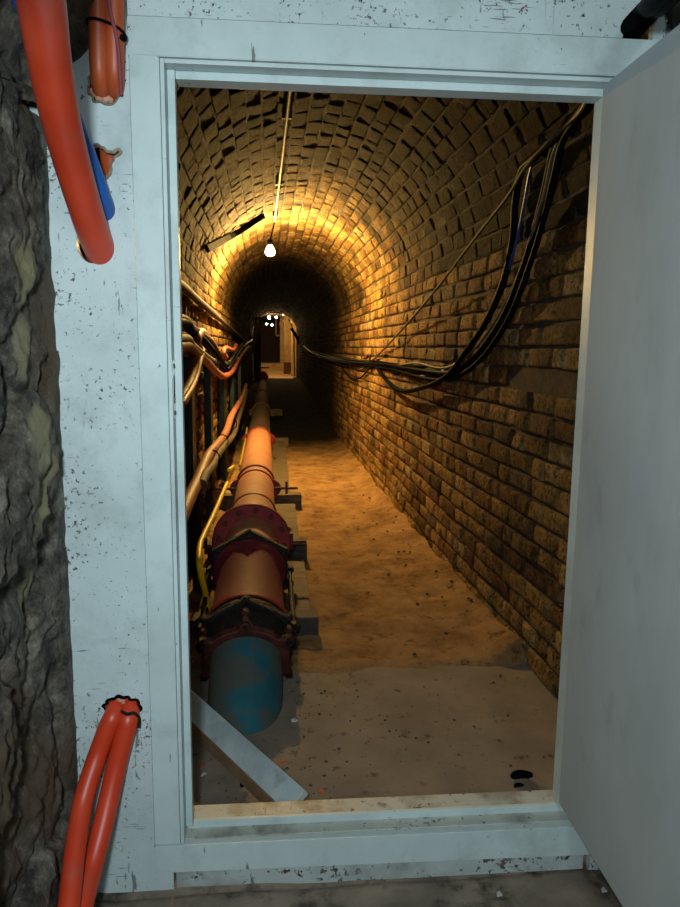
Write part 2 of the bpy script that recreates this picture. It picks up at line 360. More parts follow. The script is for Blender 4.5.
# ------------------------------------------------------------------ brick lining
def bricks(name, v0, v1, y0, y1, mat, skip=None, course=.0835, back='mortar', label=None, wide=False):
    nC = round((v1-v0)/course); ch = (v1-v0)/nC
    vs = []; fs = []; rnd = random.Random(name)
    for c in range(nC):
        va = v0+c*ch; vb = va+ch
        header = rnd.random() < .16 and not wide
        y = y0 - rnd.uniform(0, .2); wav = rnd.uniform(0, 50)
        while y < y1:
            L = rnd.choice([.112, .118, .118, .225, .225]) if header else rnd.choice([.225, .232, .235, .24, .235, .12 if not wide else .22])
            if wide: L = rnd.choice([.14, .2, .22, .23, .235])
            a, b = max(y, y0), min(y+L, y1); y += L
            if b-a < .03: continue
            vm, ym = (va+vb)/2, (a+b)/2
            if skip and skip(vm, ym): continue
            j = (.0035 if wide else .0062)+rnd.uniform(-.0012, .0025); e = rnd.gauss(0, .0035); tl = rnd.gauss(0, .004); tv = rnd.gauss(0, .005)
            near = ym < 5.5
            S_ = [0, 0, .07, .3, .7, .93, 1, 1] if near else ([0, 0, .12, .88, 1, 1] if ym < 11 else [0, 0, 1, 1])
            T_ = [0, 0, .14, .5, .86, 1, 1] if near else ([0, 0, .2, .8, 1, 1] if ym < 11 else [0, 0, 1, 1])
            sag = .006*noise.noise(Vector((ym*.8, vm*2, wav)))+.004*noise.noise(Vector((ym*3, vm*2, 0)))
            base = len(vs); ns, ntt = len(S_), len(T_)
            for ti, t in enumerate(T_):
                for si, s_ in enumerate(S_):
                    ed = min(s_, 1-s_)*(b-a); et = min(t, 1-t)*ch; dd = min(ed, et)
                    yy = a+j+(b-a-2*j)*s_; vv = va+j+(ch-2*j)*t+sag
                    if near: yy += .0022*noise.noise(Vector((yy*40, vv*40, 1))); vv += .0028*noise.noise(Vector((yy*40, vv*40, 9)))
                    out = si in (0, ns-1) or ti in (0, ntt-1)
                    h = -.022 if out else (.002 if dd < .001 else (.0055 if wide else .0085))+e*(.6 if wide else 1)+tl*(s_-.5)+tv*(t-.5)+(.006*noise.noise(Vector((yy*22, vv*22, e*999))) if ym < 11 else 0)
                    h += .010*noise.noise(Vector((ym*1.1, vm*1.6, 3)))
                    p, n_ = section(yy, vv); vs.append(p+n_*h)
            for ti in range(ntt-1):
                for si in range(ns-1):
                    q = base+ti*ns+si; fs.append((q, q+ns, q+ns+1, q+1))
    # mortar bed behind
    nb = len(fs); ny = int((min(y1, 12)-y0)/.06)+1; ys = [y0+(min(y1, 12)-y0)*k/ny for k in range(ny+1)]
    if y1 > 12: ys += [12+(y1-12)*k/12 for k in range(1, 13)]
    nv = max(8, int((v1-v0)/.05)); base = len(vs)
    for yy in ys:
        for k in range(nv+1):
            v = v0+(v1-v0)*k/nv; p, n_ = section(yy, v); vs.append(p+n_*((-.0015 if wide else -.007)+.010*noise.noise(Vector((yy*1.1, v*1.6, 3)))+.003*noise.noise(Vector((yy*15, v*15, 3)))))
    for i in range(len(ys)-1):
        for k in range(nv): q = base+i*(nv+1)+k; fs.append((q, q+1, q+nv+2, q+nv+1))
    fmi = [0]*nb+[1]*(len(fs)-nb)
    o = link(name, vs, fs, mat, None, True, mats=[back], fmi=fmi); struct(o, label); return o
slot = lambda v, y: 1.12 < v < 1.205 and .72 < y < 1.5
YEND = 22.6
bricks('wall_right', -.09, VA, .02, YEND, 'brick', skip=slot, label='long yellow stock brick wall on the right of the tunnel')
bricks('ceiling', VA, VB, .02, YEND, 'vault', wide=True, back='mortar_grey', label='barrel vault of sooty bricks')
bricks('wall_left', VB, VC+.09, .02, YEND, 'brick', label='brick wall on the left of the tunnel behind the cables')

# rough rubble lining on this side of the bulkhead
def rough(name, v0, v1, ya, yb, dv, dy, amp, label, inset=0.0, pale=False, grit=0.0):
    nv = int((v1-v0)/dv); vs = []; fs = []; at_ = []
    ny = int((yb-ya)/dy)
    for i in range(ny+1):
        Y = ya+(yb-ya)*i/ny
        for k in range(nv+1):
            v = v0+(v1-v0)*k/nv; p, n_ = section(Y, v)
            q = Vector((Y*2.6, v*4.2, 1.5)) if not pale else Vector((Y*3.2+v*.9, v*3.0, 1.5))
            q = q+Vector((noise.noise(q*1.7), noise.noise(q*1.7+Vector((9, 0, 0))), 0))*.35
            d, pt = noise.voronoi(q)
            jn = min(1, (d[1]-d[0])*4.5); cell = noise.cell(pt[0]*7.3)
            h = inset+amp*(.55*jn**.5+.5*cell+.5*noise.fractal(q*1.6, .8, 2.2, 4)-.5)
            h += .007*noise.fractal(Vector((p.x*20, p.y*34, p.z*20)), .7, 2.1, 5)
            if grit:
                qq = Vector((p.y*12, p.z*15, p.x*9)); h += grit*(.5-abs(noise.noise(qq))*2.2)+grit*.6*(.4-abs(noise.noise(qq*2.3+Vector((4, 1, 7))))*2)
            if name == 'ceiling': h += .095*sm((VB-v)/.77/.38)
            if pale or name == 'ceiling':
                e_ = sm(-Y/.07) if Y < 0 else 0
                ed = (.064+.005*noise.noise(Vector((v*7, 2, 2)))+.004*noise.noise(Vector((v*23, 2, 2)))+(.012*max(0, noise.noise(Vector((v*11, 7, 2)))) if 1.0 < p.z < 1.25 else 0)) if pale else .066+.105*sm((VB-v)/.77/.36)+.012*noise.noise(Vector((v*16, 2, 2)))
                h = ed+(h-ed)*e_
            vs.append(p+n_*h)
            w = 0
            if pale:
                g = noise.noise(Vector((Y*7, v*7, 22)))
                band = math.exp(-((Y+.17+.05*noise.noise(Vector((0, v*3, 0))))/.05)**2)
                zz = p.z
                w = max(0, min(1, band*2.2*(1 if .75 < zz < 1.45 else .15)*(jn)-.45+g*.6))
            at_.append(w)
    for i in range(ny):
        for k in range(nv): q = i*(nv+1)+k; fs.append((q, q+1, q+nv+2, q+nv+1))
    o = link(name, vs, fs, 'stone', None, True)
    A = o.data.attributes.new('pale', 'FLOAT', 'POINT'); A.data.foreach_set('value', at_)
    struct(o, label)
rough('wall_left', VB-.0, VC+.03, -1.3, .06, .008, .008, .030, 'dark rough stone wall on the left of the doorway', grit=.008, inset=.062, pale=True)
rough('ceiling', VA, VB, -4, .06, .02, .02, .05, 'rough stone vault in front of the doorway', inset=.085)
rough('wall_right', -.03, VA, -4, .06, .03, .03, .05, 'rough stone wall on the right behind the open door')
rough('wall_left', VB, VC+.03, -4, -1.29, .03, .03, .045, 'rough stone wall on the left behind the viewer', inset=.01)

# ------------------------------------------------------------------ floors
def grid_floor(name, x0f, x1f, ys, nx, zf, mat, label, kind='structure'):
    vs = []; fs = []
    for Y in ys:
        a, b = x0f(Y), x1f(Y)
        for k in range(nx+1):
            x = a+(b-a)*k/nx; vs.append((x, Y, zf(x, Y)))
    for i in range(len(ys)-1):
        for k in range(nx): q = i*(nx+1)+k; fs.append((q, q+1, q+nx+2, q+nx+1))
    o = link(name, vs, fs, mat, None, True); o['kind'] = kind; o['label'] = label; return o
ys_ = lambda a, b, d: [a+(b-a)*k/max(1, int((b-a)/d)) for k in range(max(1, int((b-a)/d))+1)]
def zconc(x, Y): return .004*noise.fractal(Vector((x*6, Y*6, 2)), .9, 2, 4)+.006*noise.noise(Vector((x*1.5, Y*1.5, 0)))-.004
grid_floor('floor', lambda Y: XL-.03, lambda Y: 1.1, ys_(.05, 1.16, .012), 100, zconc, 'concrete', 'dusty grey brown concrete apron just inside the doorway')
def sand_edge(x): return 1.0-.12*math.sin((x-.1)*2.2)*0+.07*(x-.5)+.035*noise.noise(Vector((x*5, 0, 3)))+.015*noise.noise(Vector((x*18, 0, 3)))
def zsand(x, Y):
    e = Y-sand_edge(x); t = sm(e/.12); z = -.03+.034*t
    lump = .012*noise.fractal(Vector((x*3.2, Y*2.2, 5)), .7, 2.1, 6)+.009*noise.noise(Vector((x*9, Y*6, 1)))+.005*noise.noise(Vector((x*23, Y*17, 1)))
    # trodden ground: scuffs and heel marks
    d, pt = noise.voronoi(Vector((x*4.2, Y*3.0, .5))); lump += -.022*max(0, .30-d[0])/.30
    xr = XR(Y); bank = .07*math.exp(-((xr-x)/.10)**2)*(.75+.5*noise.noise(Vector((Y*3, 1, 1))))
    bank += .03*math.exp(-((x-XL)/.12)**2)
    return z+(lump+bank)*t+ZF(Y)*sm((Y-2)/2)
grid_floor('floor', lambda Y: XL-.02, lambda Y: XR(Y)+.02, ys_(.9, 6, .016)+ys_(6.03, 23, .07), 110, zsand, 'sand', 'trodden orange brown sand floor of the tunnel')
def zfront(x, Y):
    return -.012+.008*noise.fractal(Vector((x*3, Y*9, 2)), .9, 2, 5)-(.02 if abs((Y*6.5+.1) % 1) < .06 else 0)
grid_floor('floor', lambda Y: XL-.03, lambda Y: 1.1, ys_(-3.9, .10, .012), 60, zfront, 'front_floor', 'dirty brown boards in front of the bulkhead')

# ------------------------------------------------------------------ bulkhead (local coordinates, turned by FM)
xL, zH = -.210, 1.824      # outer edge of the lining
xRr = .740
zB = .109
def fpoly(pts): return [fl(*p) for p in pts]
def circ(px, py, rx, ry, n=28, jag=0, seed=0, rot=0):
    out = []
    for k in range(n):
        t = 2*PI*k/n; q = 1+jag*noise.noise(Vector((math.cos(t)*2.5, math.sin(t)*2.5, seed)))
        a, b = rx*q*math.cos(t), ry*q*math.sin(t); out.append(fl(px+a*math.cos(rot)-b*math.sin(rot), py+a*math.sin(rot)+b*math.cos(rot)))
    return out
def plate(name, outer, holes, y0, y1, mat, label, mats=None):
    loops = [outer]+holes
    tri = geometry.tessellate_polygon([[Vector((p[0], p[1], 0)) for p in lp] for lp in loops])
    flat = [p for lp in loops for p in lp]; n = len(flat)
    vs = [(p[0], y0, p[1]) for p in flat]+[(p[0], y1, p[1]) for p in flat]; fs = [tuple(t) for t in tri]+[tuple(i+n for i in t[::-1]) for t in tri]
    k = 0; nf = len(fs)
    for lp in loops:
        m = len(lp)
        for i in range(m): fs.append((k+i, k+(i+1) % m, k+(i+1) % m+n, k+i+n))
        k += m
    bm = bmesh.new(); V = [bm.verts.new(FM @ Vector(v)) for v in vs]
    for f in fs:
        try: bm.faces.new([V[i] for i in f])
        except ValueError: pass
    bmesh.ops.recalc_face_normals(bm, faces=bm.faces[:])
    me = bpy.data.meshes.new(name); bm.to_mesh(me); bm.free(); me.materials.append(M[mat])
    o = bpy.data.objects.new(name, me); COL.objects.link(o); struct(o, label); return o
T = .018
seam_t = fl(125, 15); 
left_outer = fpoly([(127, -4), (112, 4), (103, 14), (95, 27), (88, 33), (80, 45), (70, 62), (64, 76), (53, 104), (45, 131), (44, 160), (48, 250), (53, 320), (57, 385), (62, 400), (60, 420), (66, 432), (70, 450), (67, 478), (74, 500), (73, 530), (68, 540), (70, 640), (74, 720), (78, 780), (79, 830), (83, 890)])
left_outer += [(fl(174, 889)[0], -.03)]
xs_ = fl(150, 700)[0]
left_outer += [(fl(174, 889)[0], zB-.07), (xs_, zB-.07), (xs_, 1.83), (seam_t[0]+.002, 1.895), (seam_t[0]+.002, fl(127, -4)[1])]
left_outer = [(x_-.04 if x_ < -.42 or k in range(1, 9) else x_, z_+(.03 if k in range(1, 9) else 0)) for k, (x_, z_) in enumerate(left_outer)]
left_outer = [(x_-.04 if 9 <= k < 34 and x_ > -.47 and x_ < -.3 else x_, z_) for k, (x_, z_) in enumerate(left_outer)]
TORN = fpoly([(92.6, 145.5), (98, 144.4), (101, 147.5), (103.6, 148), (107, 151.5), (110.2, 152), (114, 152.5), (118, 149.5), (121.3, 152.2), (118.5, 155.5), (114.6, 157.6), (113.5, 161), (111.3, 164.2), (111.6, 169), (110.2, 174.2), (108.5, 176), (105.8, 179), (103, 176.5), (101.4, 174.2), (99.5, 168), (97, 163.1), (95.5, 158), (93.7, 154.3)])
holes = [circ(93, 241, 16.5, 22.5), circ(105, 88, 17.5, 17, jag=.25, seed=2), TORN, circ(102, 205, 11, 15.5, jag=.1, seed=3), circ(122, 706, 17.5, 10, n=26, jag=.35, seed=8)]
plate('wall_front', left_outer, holes, .0, T, 'ply', 'chipped white plywood panel left of the doorway with duct holes')
def board(name, poly, y0, y1, mat, label, bev=.0015, parent=None):
    m = MB(); m.prism(poly, y0, y1, bev); o = m.build(name, mat, parent, M4=FM)
    if not parent: struct(o, label)
    elif label: o['label'] = label
    return o
g = .0012
board('trim_1', [(xs_+g, zB-.0), (xL-.001, zB-.0), (xL-.001, zH+.002), (xs_+g, zH+.006)], -.004, .016, 'paint', 'flat white board forming the left side of the door surround')
board('trim_2', [(seam_t[0]+.004, zH+.0025), (.86, zH+.0035), (.86, 1.9005), (seam_t[0]+.004, 1.8985)], -.004, .016, 'paint', 'flat white header board above the doorway')
# upper board with the notch where cables pass
ua = [(seam_t[0]+.005, 1.9005), (.735, 1.9025), (.738, 1.93), (.79, 1.975), (.86, 2.04), (.86, 2.30), (-.0, 2.42), (-.15, 2.33), (-.27, 2.2), (seam_t[0]-.0, 2.15)]
plate('wall_front', ua, [], -.0, T, 'ply', 'painted panel over the door header')
plate('wall_front', [(.80, 1.9), (.93, 1.9), (.93, 2.2), (.865, 2.2), (.865, 2.03), (.80, 1.965)], [], .0, T, 'ply', 'painted panel right of the cable notch')
plate('wall_front', [(.79, -.03), (1.06, -.03), (1.06, 1.7), (.98, 1.9), (.79, 1.9)], [], .0, T, 'ply', 'painted panel right of the doorway behind the open door')
board('trim_3', [(xs_+.001, fl(152, 872)[1]), (.80, .026), (.80, zB-.004), (xs_+.001, zB-.003)], -.006, .016, 'paint', 'white bottom rail under the doorway')
board('trim_4', [(fl(176, 872)[0], -.02), (.775, -.02), (.775, .0245), (fl(176, 872)[0], .040)], .004, T+.002, 'plinth', 'scuffed narrow white plinth board along the floor')
# lining: rebate frame and stop
fr = empty('trim_5', fw(.26, 0, zB)); fr['kind'] = 'structure'; fr['label'] = 'white door lining with a rebate and a planted stop'
def fbox(mb, x0, x1, y0, y1, z0, z1, bev=.0012): mb.box(((x0+x1)/2, (y0+y1)/2, (z0+z1)/2), (x1-x0, y1-y0, z1-z0), None, bev)
iL, iT, iR = xL+.0085, zH-.0085, .737
for nm, b_ in (('jamb', (xL, iL, -.002, .095, zB, zH)), ('jamb', (iR, iR+.03, -.002, .095, zB, zH)), ('head', (iL+.0003, iR-.0003, -.002, .095, iT, zH))):
    m = MB(); fbox(m, *b_); m.build(nm, 'paint', fr, M4=FM)
for nm, b_ in (('stop', (iL+.0003, iL+.0158, .030, .052, zB+.02, iT-.0005)), ('stop', (iR-.020, iR-.0003, .034, .078, zB+.02, iT-.0005)), ('stop', (iL+.0165, iR-.0205, .034, .078, iT-.0165, iT-.0005))):
    m = MB(); fbox(m, *b_); m.build(nm, 'paint', fr, M4=FM)
m = MB(); fbox(m, iL-.02, iR+.03, .016, .115, .0, zB-.001); o = m.build('sill', 'sill', fr, M4=FM); o['label'] = 'grimy grey sill ledge'
m = MB(); fbox(m, iL+.0003, iR, .050, .060, zB-.001, zB+.018); m.build('stop', 'paint', fr, M4=FM)
m = MB(); fbox(m, iL+.0003, iR, .0605, .112, zB-.001, zB+.0165); o = m.build('threshold', 'sill', fr, M4=FM); o['label'] = 'cream grimy threshold strip'
m = MB(); zc = fl(175, 390)[1]
m.box((iL+.0006, .016, zc), (.0016, .022, .125), None, .0006)
sp = m.build('strike_plate', 'chrome', fr, M4=FM)
m = MB(); m.box((iL+.0013, .015, zc), (.001, .012, .06), None, 0); m.build('latch_slot', 'black', sp, M4=FM)
for dz in (-.05, .05):
    m = MB(); m.cyl((iL+.001, .016, zc+dz), (iL+.003, .016, zc+dz), .005, 12); m.build('screw', 'bolt', sp, M4=FM)

# the open door
dth = math.radians(-1.0)
dr = empty('door_1', Vector((.712, .012, .14))); struct(dr, 'plain grey white door leaf standing open on the right')
def dloc(p): return Matrix.Translation((.712, .012, 0)) @ Matrix.Rotation(dth, 4, 'Z') @ Vector(p)
zdt = zH-.006
m = MB(); m.box((.021, -.46, (.150+zdt)/2), (.042, .92, zdt-.150), None, .002)
m.v = [dloc(v) for v in m.v]; m.build('door_leaf', 'door', dr)
for z in (.35, 1.6):
    h_ = MB(); h_.box((.044, -.03, z), (.004, .05, .10), None, .001); h_.cyl((.05, .004, z-.05), (.05, .004, z+.05), .006, 12); h_.v = [dloc(v) for v in h_.v]; h_.build('hinge', 'bolt', dr)

# torn edges and filler round the holes
def collar(px, py, rx, ry, r, seed, mat, name, label, group=None, a0=0, a1=2*PI, jag=.2):
    m = MB(); pts = [fw(x, -.0015, z) for x, z in px+px[:1]] if isinstance(px, list) else []
    for k in range(0 if pts else 40):
        t = a0+(a1-a0)*k/39; q = 1+jag*noise.noise(Vector((math.cos(t)*2.5, math.sin(t)*2.5, seed)))
        x, z = fl(px+rx*q*math.cos(t), py+ry*q*math.sin(t)); pts.append(fw(x, -.0015, z))
    m.tube(pts, r, 6, sub=2, wob=.9); o = m.build(name, mat, smooth=True); return tag(o, label, 'hole edging', group)
collar(TORN, 0, 0, 0, .0024, 5, 'grout', 'torn_hole_edge', 'ragged torn edge of the small hole beside the blue pipe', jag=.45)
collar(122, 706, 17, 9.5, .0035, 8, 'black', 'torn_hole_edge', 'black ragged edge of the low hole the twin ducts leave', a0=PI*.9, a1=PI*2.15, jag=.35)
collar(105, 88, 17, 16.5, .002, 2, 'grout', 'torn_hole_edge', 'chipped rim of the upper hole under the twin ducts', jag=.25)
m = MB()
for k, (px, py, r) in enumerate([(95, 92, .011), (99, 97, .010), (104, 99, .009), (108, 98, .009), (110, 95, .007)]):
    x, z = fl(px, py); m.blob(fw(x, .004, z), r, k, (1, .7, .8), .5)
tag(m.build('foam_filler', 'foam', smooth=True), 'pink foam filler under the twin ducts at the upper hole', 'filler')
m = MB()
for k, (px, py, r) in enumerate([(115, 704, .012), (119, 701, .012), (123, 704, .010), (119, 707, .010)]):
    x, z = fl(px, py); m.blob(fw(x, .004, z), r, k+9, (1, .7, .7), .5)
tag(m.build('foam_filler', 'foam', smooth=True), 'pinkish foam filler in the low hole above the twin ducts', 'filler')

# ------------------------------------------------------------------ ducts in front of the bulkhead
def path(pts):
    """points a given distance in front of the bulkhead"""
    out = []
    for p in pts:
        x, z = fl(p[0], p[1]); q = fw(x, 0, z); out.append(at(p[0], p[1], D=(q-CAM).dot(FW)-p[2]))
    return out
x, z = fl(97, 243)
one_tube('orange_duct', path([(22, -110, .62), (31, -50, .52), (41, 0, .43), (48, 50, .35), (57, 102, .27), (69, 152, .18), (82, 197, .10), (95, 237, .022)])+[fw(x+.006, .06, z-.035), fw(x+.02, .25, z-.09)], .0315, 'orange', 'thick orange duct curving down from top left into the round hole', 'duct', n=28)
x, z = fl(103, 208)
one_tube('blue_pipe', path([(12, -30, .30), (31, 12, .22), (53, 70, .15), (75, 130, .09), (91, 172, .05), (101, 200, .018)])+[fw(x+.006, .08, z-.035), fw(x+.012, .25, z-.06)], .0215, 'blue', 'blue pipe running behind the thick orange duct', 'pipe', n=20)
for i, (dx, lab) in enumerate(((0, 'left'), (16, 'right'))):
    x, z = fl(100+dx*.8, 90)
    one_tube('orange_duct', path([(97+dx, -70, .05), (98+dx, -20, .04), (98.5+dx, 40, .03), (100+dx*.93, 78, .015)])+[fw(x, .03, z-.01), fw(x+.005*i, .09, z-.06), fw(x+.01, .2, z-.1)], .0185, 'orange_dull', lab+' of the two tied orange ducts entering the upper hole', 'duct', n=18)
one_tube('thin_cord', path([(106, -20, .062), (110, 10, .058), (116, 35, .055), (119, 60, .045), (121, 95, .02)]), .0035, 'mauve', 'thin mauve cord lying on the twin orange ducts', 'cord', n=8)
# tie
c1, c2 = path([(98, 27, .034), (115, 33, .034)]); c = (c1+c2)/2; ax = (c2-c1)
m = MB(); pts = []
u_ = ax.normalized(); w_ = (FW-u_*FW.dot(u_)).normalized()
for k in range(33):
    t = 2*PI*k/32; pts.append(c+u_*(ax.length/2+.021)*math.copysign(abs(math.cos(t))**.8, math.cos(t))+w_*.0225*math.sin(t)+Vector((0, 0, -.004*math.sin(t))))
m.tube(pts, .0026, 8, sub=2); tie = m.build('cable_tie', 'black', smooth=True); tag(tie, 'black cable tie round the twin orange ducts', 'cable tie')
m = MB(); m.box(path([(123, 38, .04)])[0], (.011, .010, .010), Matrix.Rotation(.4, 3, 'Y'), .002); m.build('tie_head', 'black', tie)
x, z = fl(108, 166)
one_tube('orange_duct', [fw(x-.012, .05, z+.2), fw(x-.006, .045, z+.05), fw(x+.004, .05, z-.03), fw(x+.03, .1, z-.2)], .021, 'orange_dull', 'orange duct glimpsed behind the panel through the torn hole', 'duct', n=18)
x, z = fl(113, 707)
one_tube('orange_duct', [fw(x+.01, .16, z-.03), fw(x+.004, .05, z+.005)]+path([(114, 714, .01), (108, 727, .022), (98, 754, .035), (87, 787, .075), (81, 812, .11), (74, 858, .19), (69, 905, .27), (62, 960, .36)]), .0215, 'orange', 'left of the two orange ducts leaving the low hole', 'duct', n=20)
x, z = fl(129, 707)
one_tube('orange_duct', [fw(x+.01, .16, z-.03), fw(x+.004, .05, z+.005)]+path([(129, 716, .01), (126, 730, .022), (118, 760, .035), (111, 790, .06), (103, 825, .10), (92, 868, .16), (82, 907, .24), (72, 960, .33)]), .0225, 'orange', 'right of the two orange ducts leaving the low hole', 'duct', n=20)
# grey strap at the mouth
m = MB(); m.tube(path([(121, 711, .012), (127, 714, .045), (134, 713, .03), (139, 718, .015), (139, 728, .02)]), .0035, 8); tag(m.build('cable_tie', 'iron', smooth=True), 'loose dark tie at the mouth of the low hole', 'cable tie')

# cables over the door, right
def fcable(pts, r, mat, label, name='black_cable', group=None, n=12): return one_tube(name, pts, r, mat, label, 'cable', group, n)
Pn = lambda x_, z_, o=.0: fw(x_, o, z_)
over = [(626, 30, 0, .017, 'black', 'thick black cable, left of those over the open door'), (636, 33, 1, .013, 'black', 'black cable in the middle of those over the open door'), (645, 30, 2, .006, 'blue_cable', 'blue cable beside the black ones over the open door'), (631, 33, 3, .010, 'black', 'thinner black cable between the thick ones over the open door')]

# ------------------------------------------------------------------ cables inside the tunnel, right wall
def wallpath(pts, off=.03): return [on_tunnel(p[0], p[1], p[2] if len(p) > 2 else off) for p in pts]
def through(px, py, z0=1.925):
    x, z = fl(px, py); return [path([(px+60, py-62, .45)])[0], path([(px+26, py-27, .22)])[0], fw(x+.012, -.05, z+.02), fw(x, .02, z), fw(x-.006, .12, z-.03)]
R1 = [(585, 106, .10), (566, 128, .08), (555, 148, .07), (548, 180, .06), (537, 225, .05), (524, 268, .045), (505, 315, .04), (480, 352, .04), (455, 372, .04), (430, 372, .035), (405, 368, .035), (380, 364, .03), (350, 362, .03), (325, 357, .03), (311, 352, .03), (304, 346, .03)]
one_tube('black_cable', through(626, 31)+wallpath(R1), .0175, 'black', 'thickest black cable falling from the doorway corner down the right wall', 'cable', n=12)
R6 = [(592, 103, .13), (573, 124, .10), (561, 146, .09), (553, 180, .07), (542, 226, .06), (528, 270, .05), (509, 318, .045), (484, 356, .045), (462, 374, .05), (440, 380, .045), (415, 376, .035), (390, 369, .03), (360, 364, .03), (330, 357, .03)]
one_tube('black_cable', through(633, 29)+wallpath(R6), .0115, 'black', 'black cable hugging the right side of the thickest one', 'cable', n=10)
R2 = [(583, 108, .12), (556, 138, .09), (533, 158, .07), (521, 172, .05), (515, 205, .04), (513, 238, .04), (504, 280, .04), (486, 322, .04), (466, 352, .06), (447, 376, .07), (425, 387, .08), (402, 391, .08), (387, 381, .06), (379, 371, .04), (371, 364, .03), (345, 363, .03), (320, 357, .03)]
one_tube('black_cable', through(636, 33)+wallpath(R2), .0150, 'black', 'black cable bowed left of the thickest one with a low loop', 'cable', n=10)
R3 = [(592, 104, .10), (565, 130, .08), (538, 158, .06), (530, 172, .05), (522, 215, .04), (512, 258, .04), (497, 300, .035), (475, 340, .04), (452, 366, .04), (420, 376, .03), (395, 371, .03), (370, 362, .03)]
one_tube('blue_cable', through(645, 28)+wallpath(R3), .0055, 'blue_cable', 'thin blue cable among the black ones on the right wall', 'cable', n=8)
R4 = [(580, 112, .13), (548, 142, .14), (525, 168, .15), (508, 196, .15), (486, 224, .15), (466, 250, .14), (442, 282, .12), (420, 309, .10), (400, 332, .07), (384, 349, .045), (373, 360, .03)]
one_tube('grey_cable', through(631, 33)+wallpath(R4), .0065, 'grey_cable', 'thin grey brown cable slanting straight down to the wall bracket', 'cable', n=8)
R5 = [(586, 108, .12), (563, 133, .09), (552, 158, .08), (545, 190, .07), (532, 235, .06), (518, 275, .055), (500, 313, .05), (478, 345, .05), (460, 362, .05), (440, 368, .04), (415, 363, .04), (392, 366, .035), (375, 363, .03), (355, 359, .03), (330, 354, .03)]
one_tube('black_cable', through(640, 34)+wallpath(R5), .0065, 'dust_cable', 'thin pale dusty cable riding on the thickest black one', 'cable', n=8)
for k, (dy, r, mt, lab) in enumerate([(0, .008, 'black', 'upper'), (4, .006, 'dust_cable', 'middle dusty'), (8, .007, 'black', 'lowest')]):
    pts = wallpath([(452, 372+dy*.3, .03), (436, 366+dy, .03), (415, 366+dy*.8, .035), (395, 364+dy, .03), (374, 361+dy*.5, .03), (352, 360+dy, .03), (330, 356+dy*.6, .03), (312, 351+dy*.6, .03)])
    one_tube('grey_cable' if mt != 'black' else 'black_cable', pts, r, mt, lab+' of the short slack cables bunched along the right wall at bracket height', 'cable', n=8)
one_tube('black_cable', wallpath([(374, 363, .04), (367, 371, .03), (360, 378, .03), (352, 378, .03), (345, 372, .03), (339, 363, .03), (330, 358, .03)]), .008, 'black', 'small drooping black loop beyond the wall bracket', 'cable', n=8)
p = on_tunnel(371, 359, .0)
br = empty('wall_bracket', p); tag(br, 'small dark iron bracket pinning the cables to the right wall', 'bracket')
m = MB(); m.box(p+Vector((-.012, 0, 0)), (.012, .05, .09), None, .003); m.build('back_plate', 'iron', br)
m = MB(); m.cyl(p+Vector((0, 0, .02)), p+Vector((-.07, 0, .03)), .009, 10); m.blob(p+Vector((-.05, 0, .02)), .022, 3); m.build('hook', 'rust_iron', br, smooth=True)

# ------------------------------------------------------------------ ceiling: conduit, strap, lamp
def zvault(x_, Y): xr = XR(Y); c = (xr+XL)/2; R = (xr-XL)/2; return SPR+math.sqrt(max(0, R*R-(x_-c)**2))
Yb = 5.0
xc = lambda Y: .115-.012*(Y-1.0)
pts = [Vector((xc(Y), Y, zvault(xc(Y), Y)-.045)) for Y in (.1, 1, 2, 3, 4, 4.5, Yb)]
lp = pts[-1]
cn = empty('conduit', pts[0]); tag(cn, 'thin steel conduit running along the vault to the lit bulb', 'conduit')
m = MB(); m.tube(pts, .010, 10); m.build('pipe', 'galv', cn, smooth=True)
for Y in (.8, 2.2, 3.6, 4.8):
    m = MB(); q = Vector((xc(Y), Y, zvault(xc(Y), Y)-.045)); m.box(q+Vector((0, 0, .022)), (.05, .02, .045), None, .003); m.build('saddle', 'galv', cn)
bp = at(270, 250, Y=Yb+.03)
lb = empty('light_bulb', bp+Vector((0, 0, -.05))); tag(lb, 'lit warm bulb hanging at the end of the ceiling conduit', 'lamp')
m = MB(); m.lathe([(.0, .085), (.022, .08), (.026, .06), (.026, .03), (.022, .028), (.0, .028)], bp+Vector((0, 0, .01)), (0, 0, 1), 24); m.build('lamp_holder', 'black', lb, smooth=True)
m = MB(); m.lathe([(.0, .045), (.016, .045), (.018, .03), (.030, .018), (.041, -.002), (.043, -.018), (.038, -.036), (.022, -.050), (0, -.055)], bp, (0, 0, 1), 24); m.build('bulb_glass', 'glow', lb, smooth=True)
m = MB(); m.cyl(bp+Vector((0, 0, .085)), lp+Vector((0, .03, 0)), .006, 8); m.build('flex', 'black', lb)
# iron strap across the left haunch
p0, p1 = on_tunnel(207, 249, .03), on_tunnel(263, 216, .03)
m = MB(); N = 10; pts = [on_tunnel(207+(263-207)*k/N, 249+(216-249)*k/N+1.5*math.sin(PI*k/N), .035) for k in range(N+1)]
for k in range(N): m.beam(pts[k], pts[k+1]+(pts[k+1]-pts[k])*.1, .028, .05, up=Vector((0.45, 0, -1)), bev=.003)
tag(m.build('iron_strap', 'sooty'), 'dark iron strap slanting across the vault left of the bulb', 'strap')

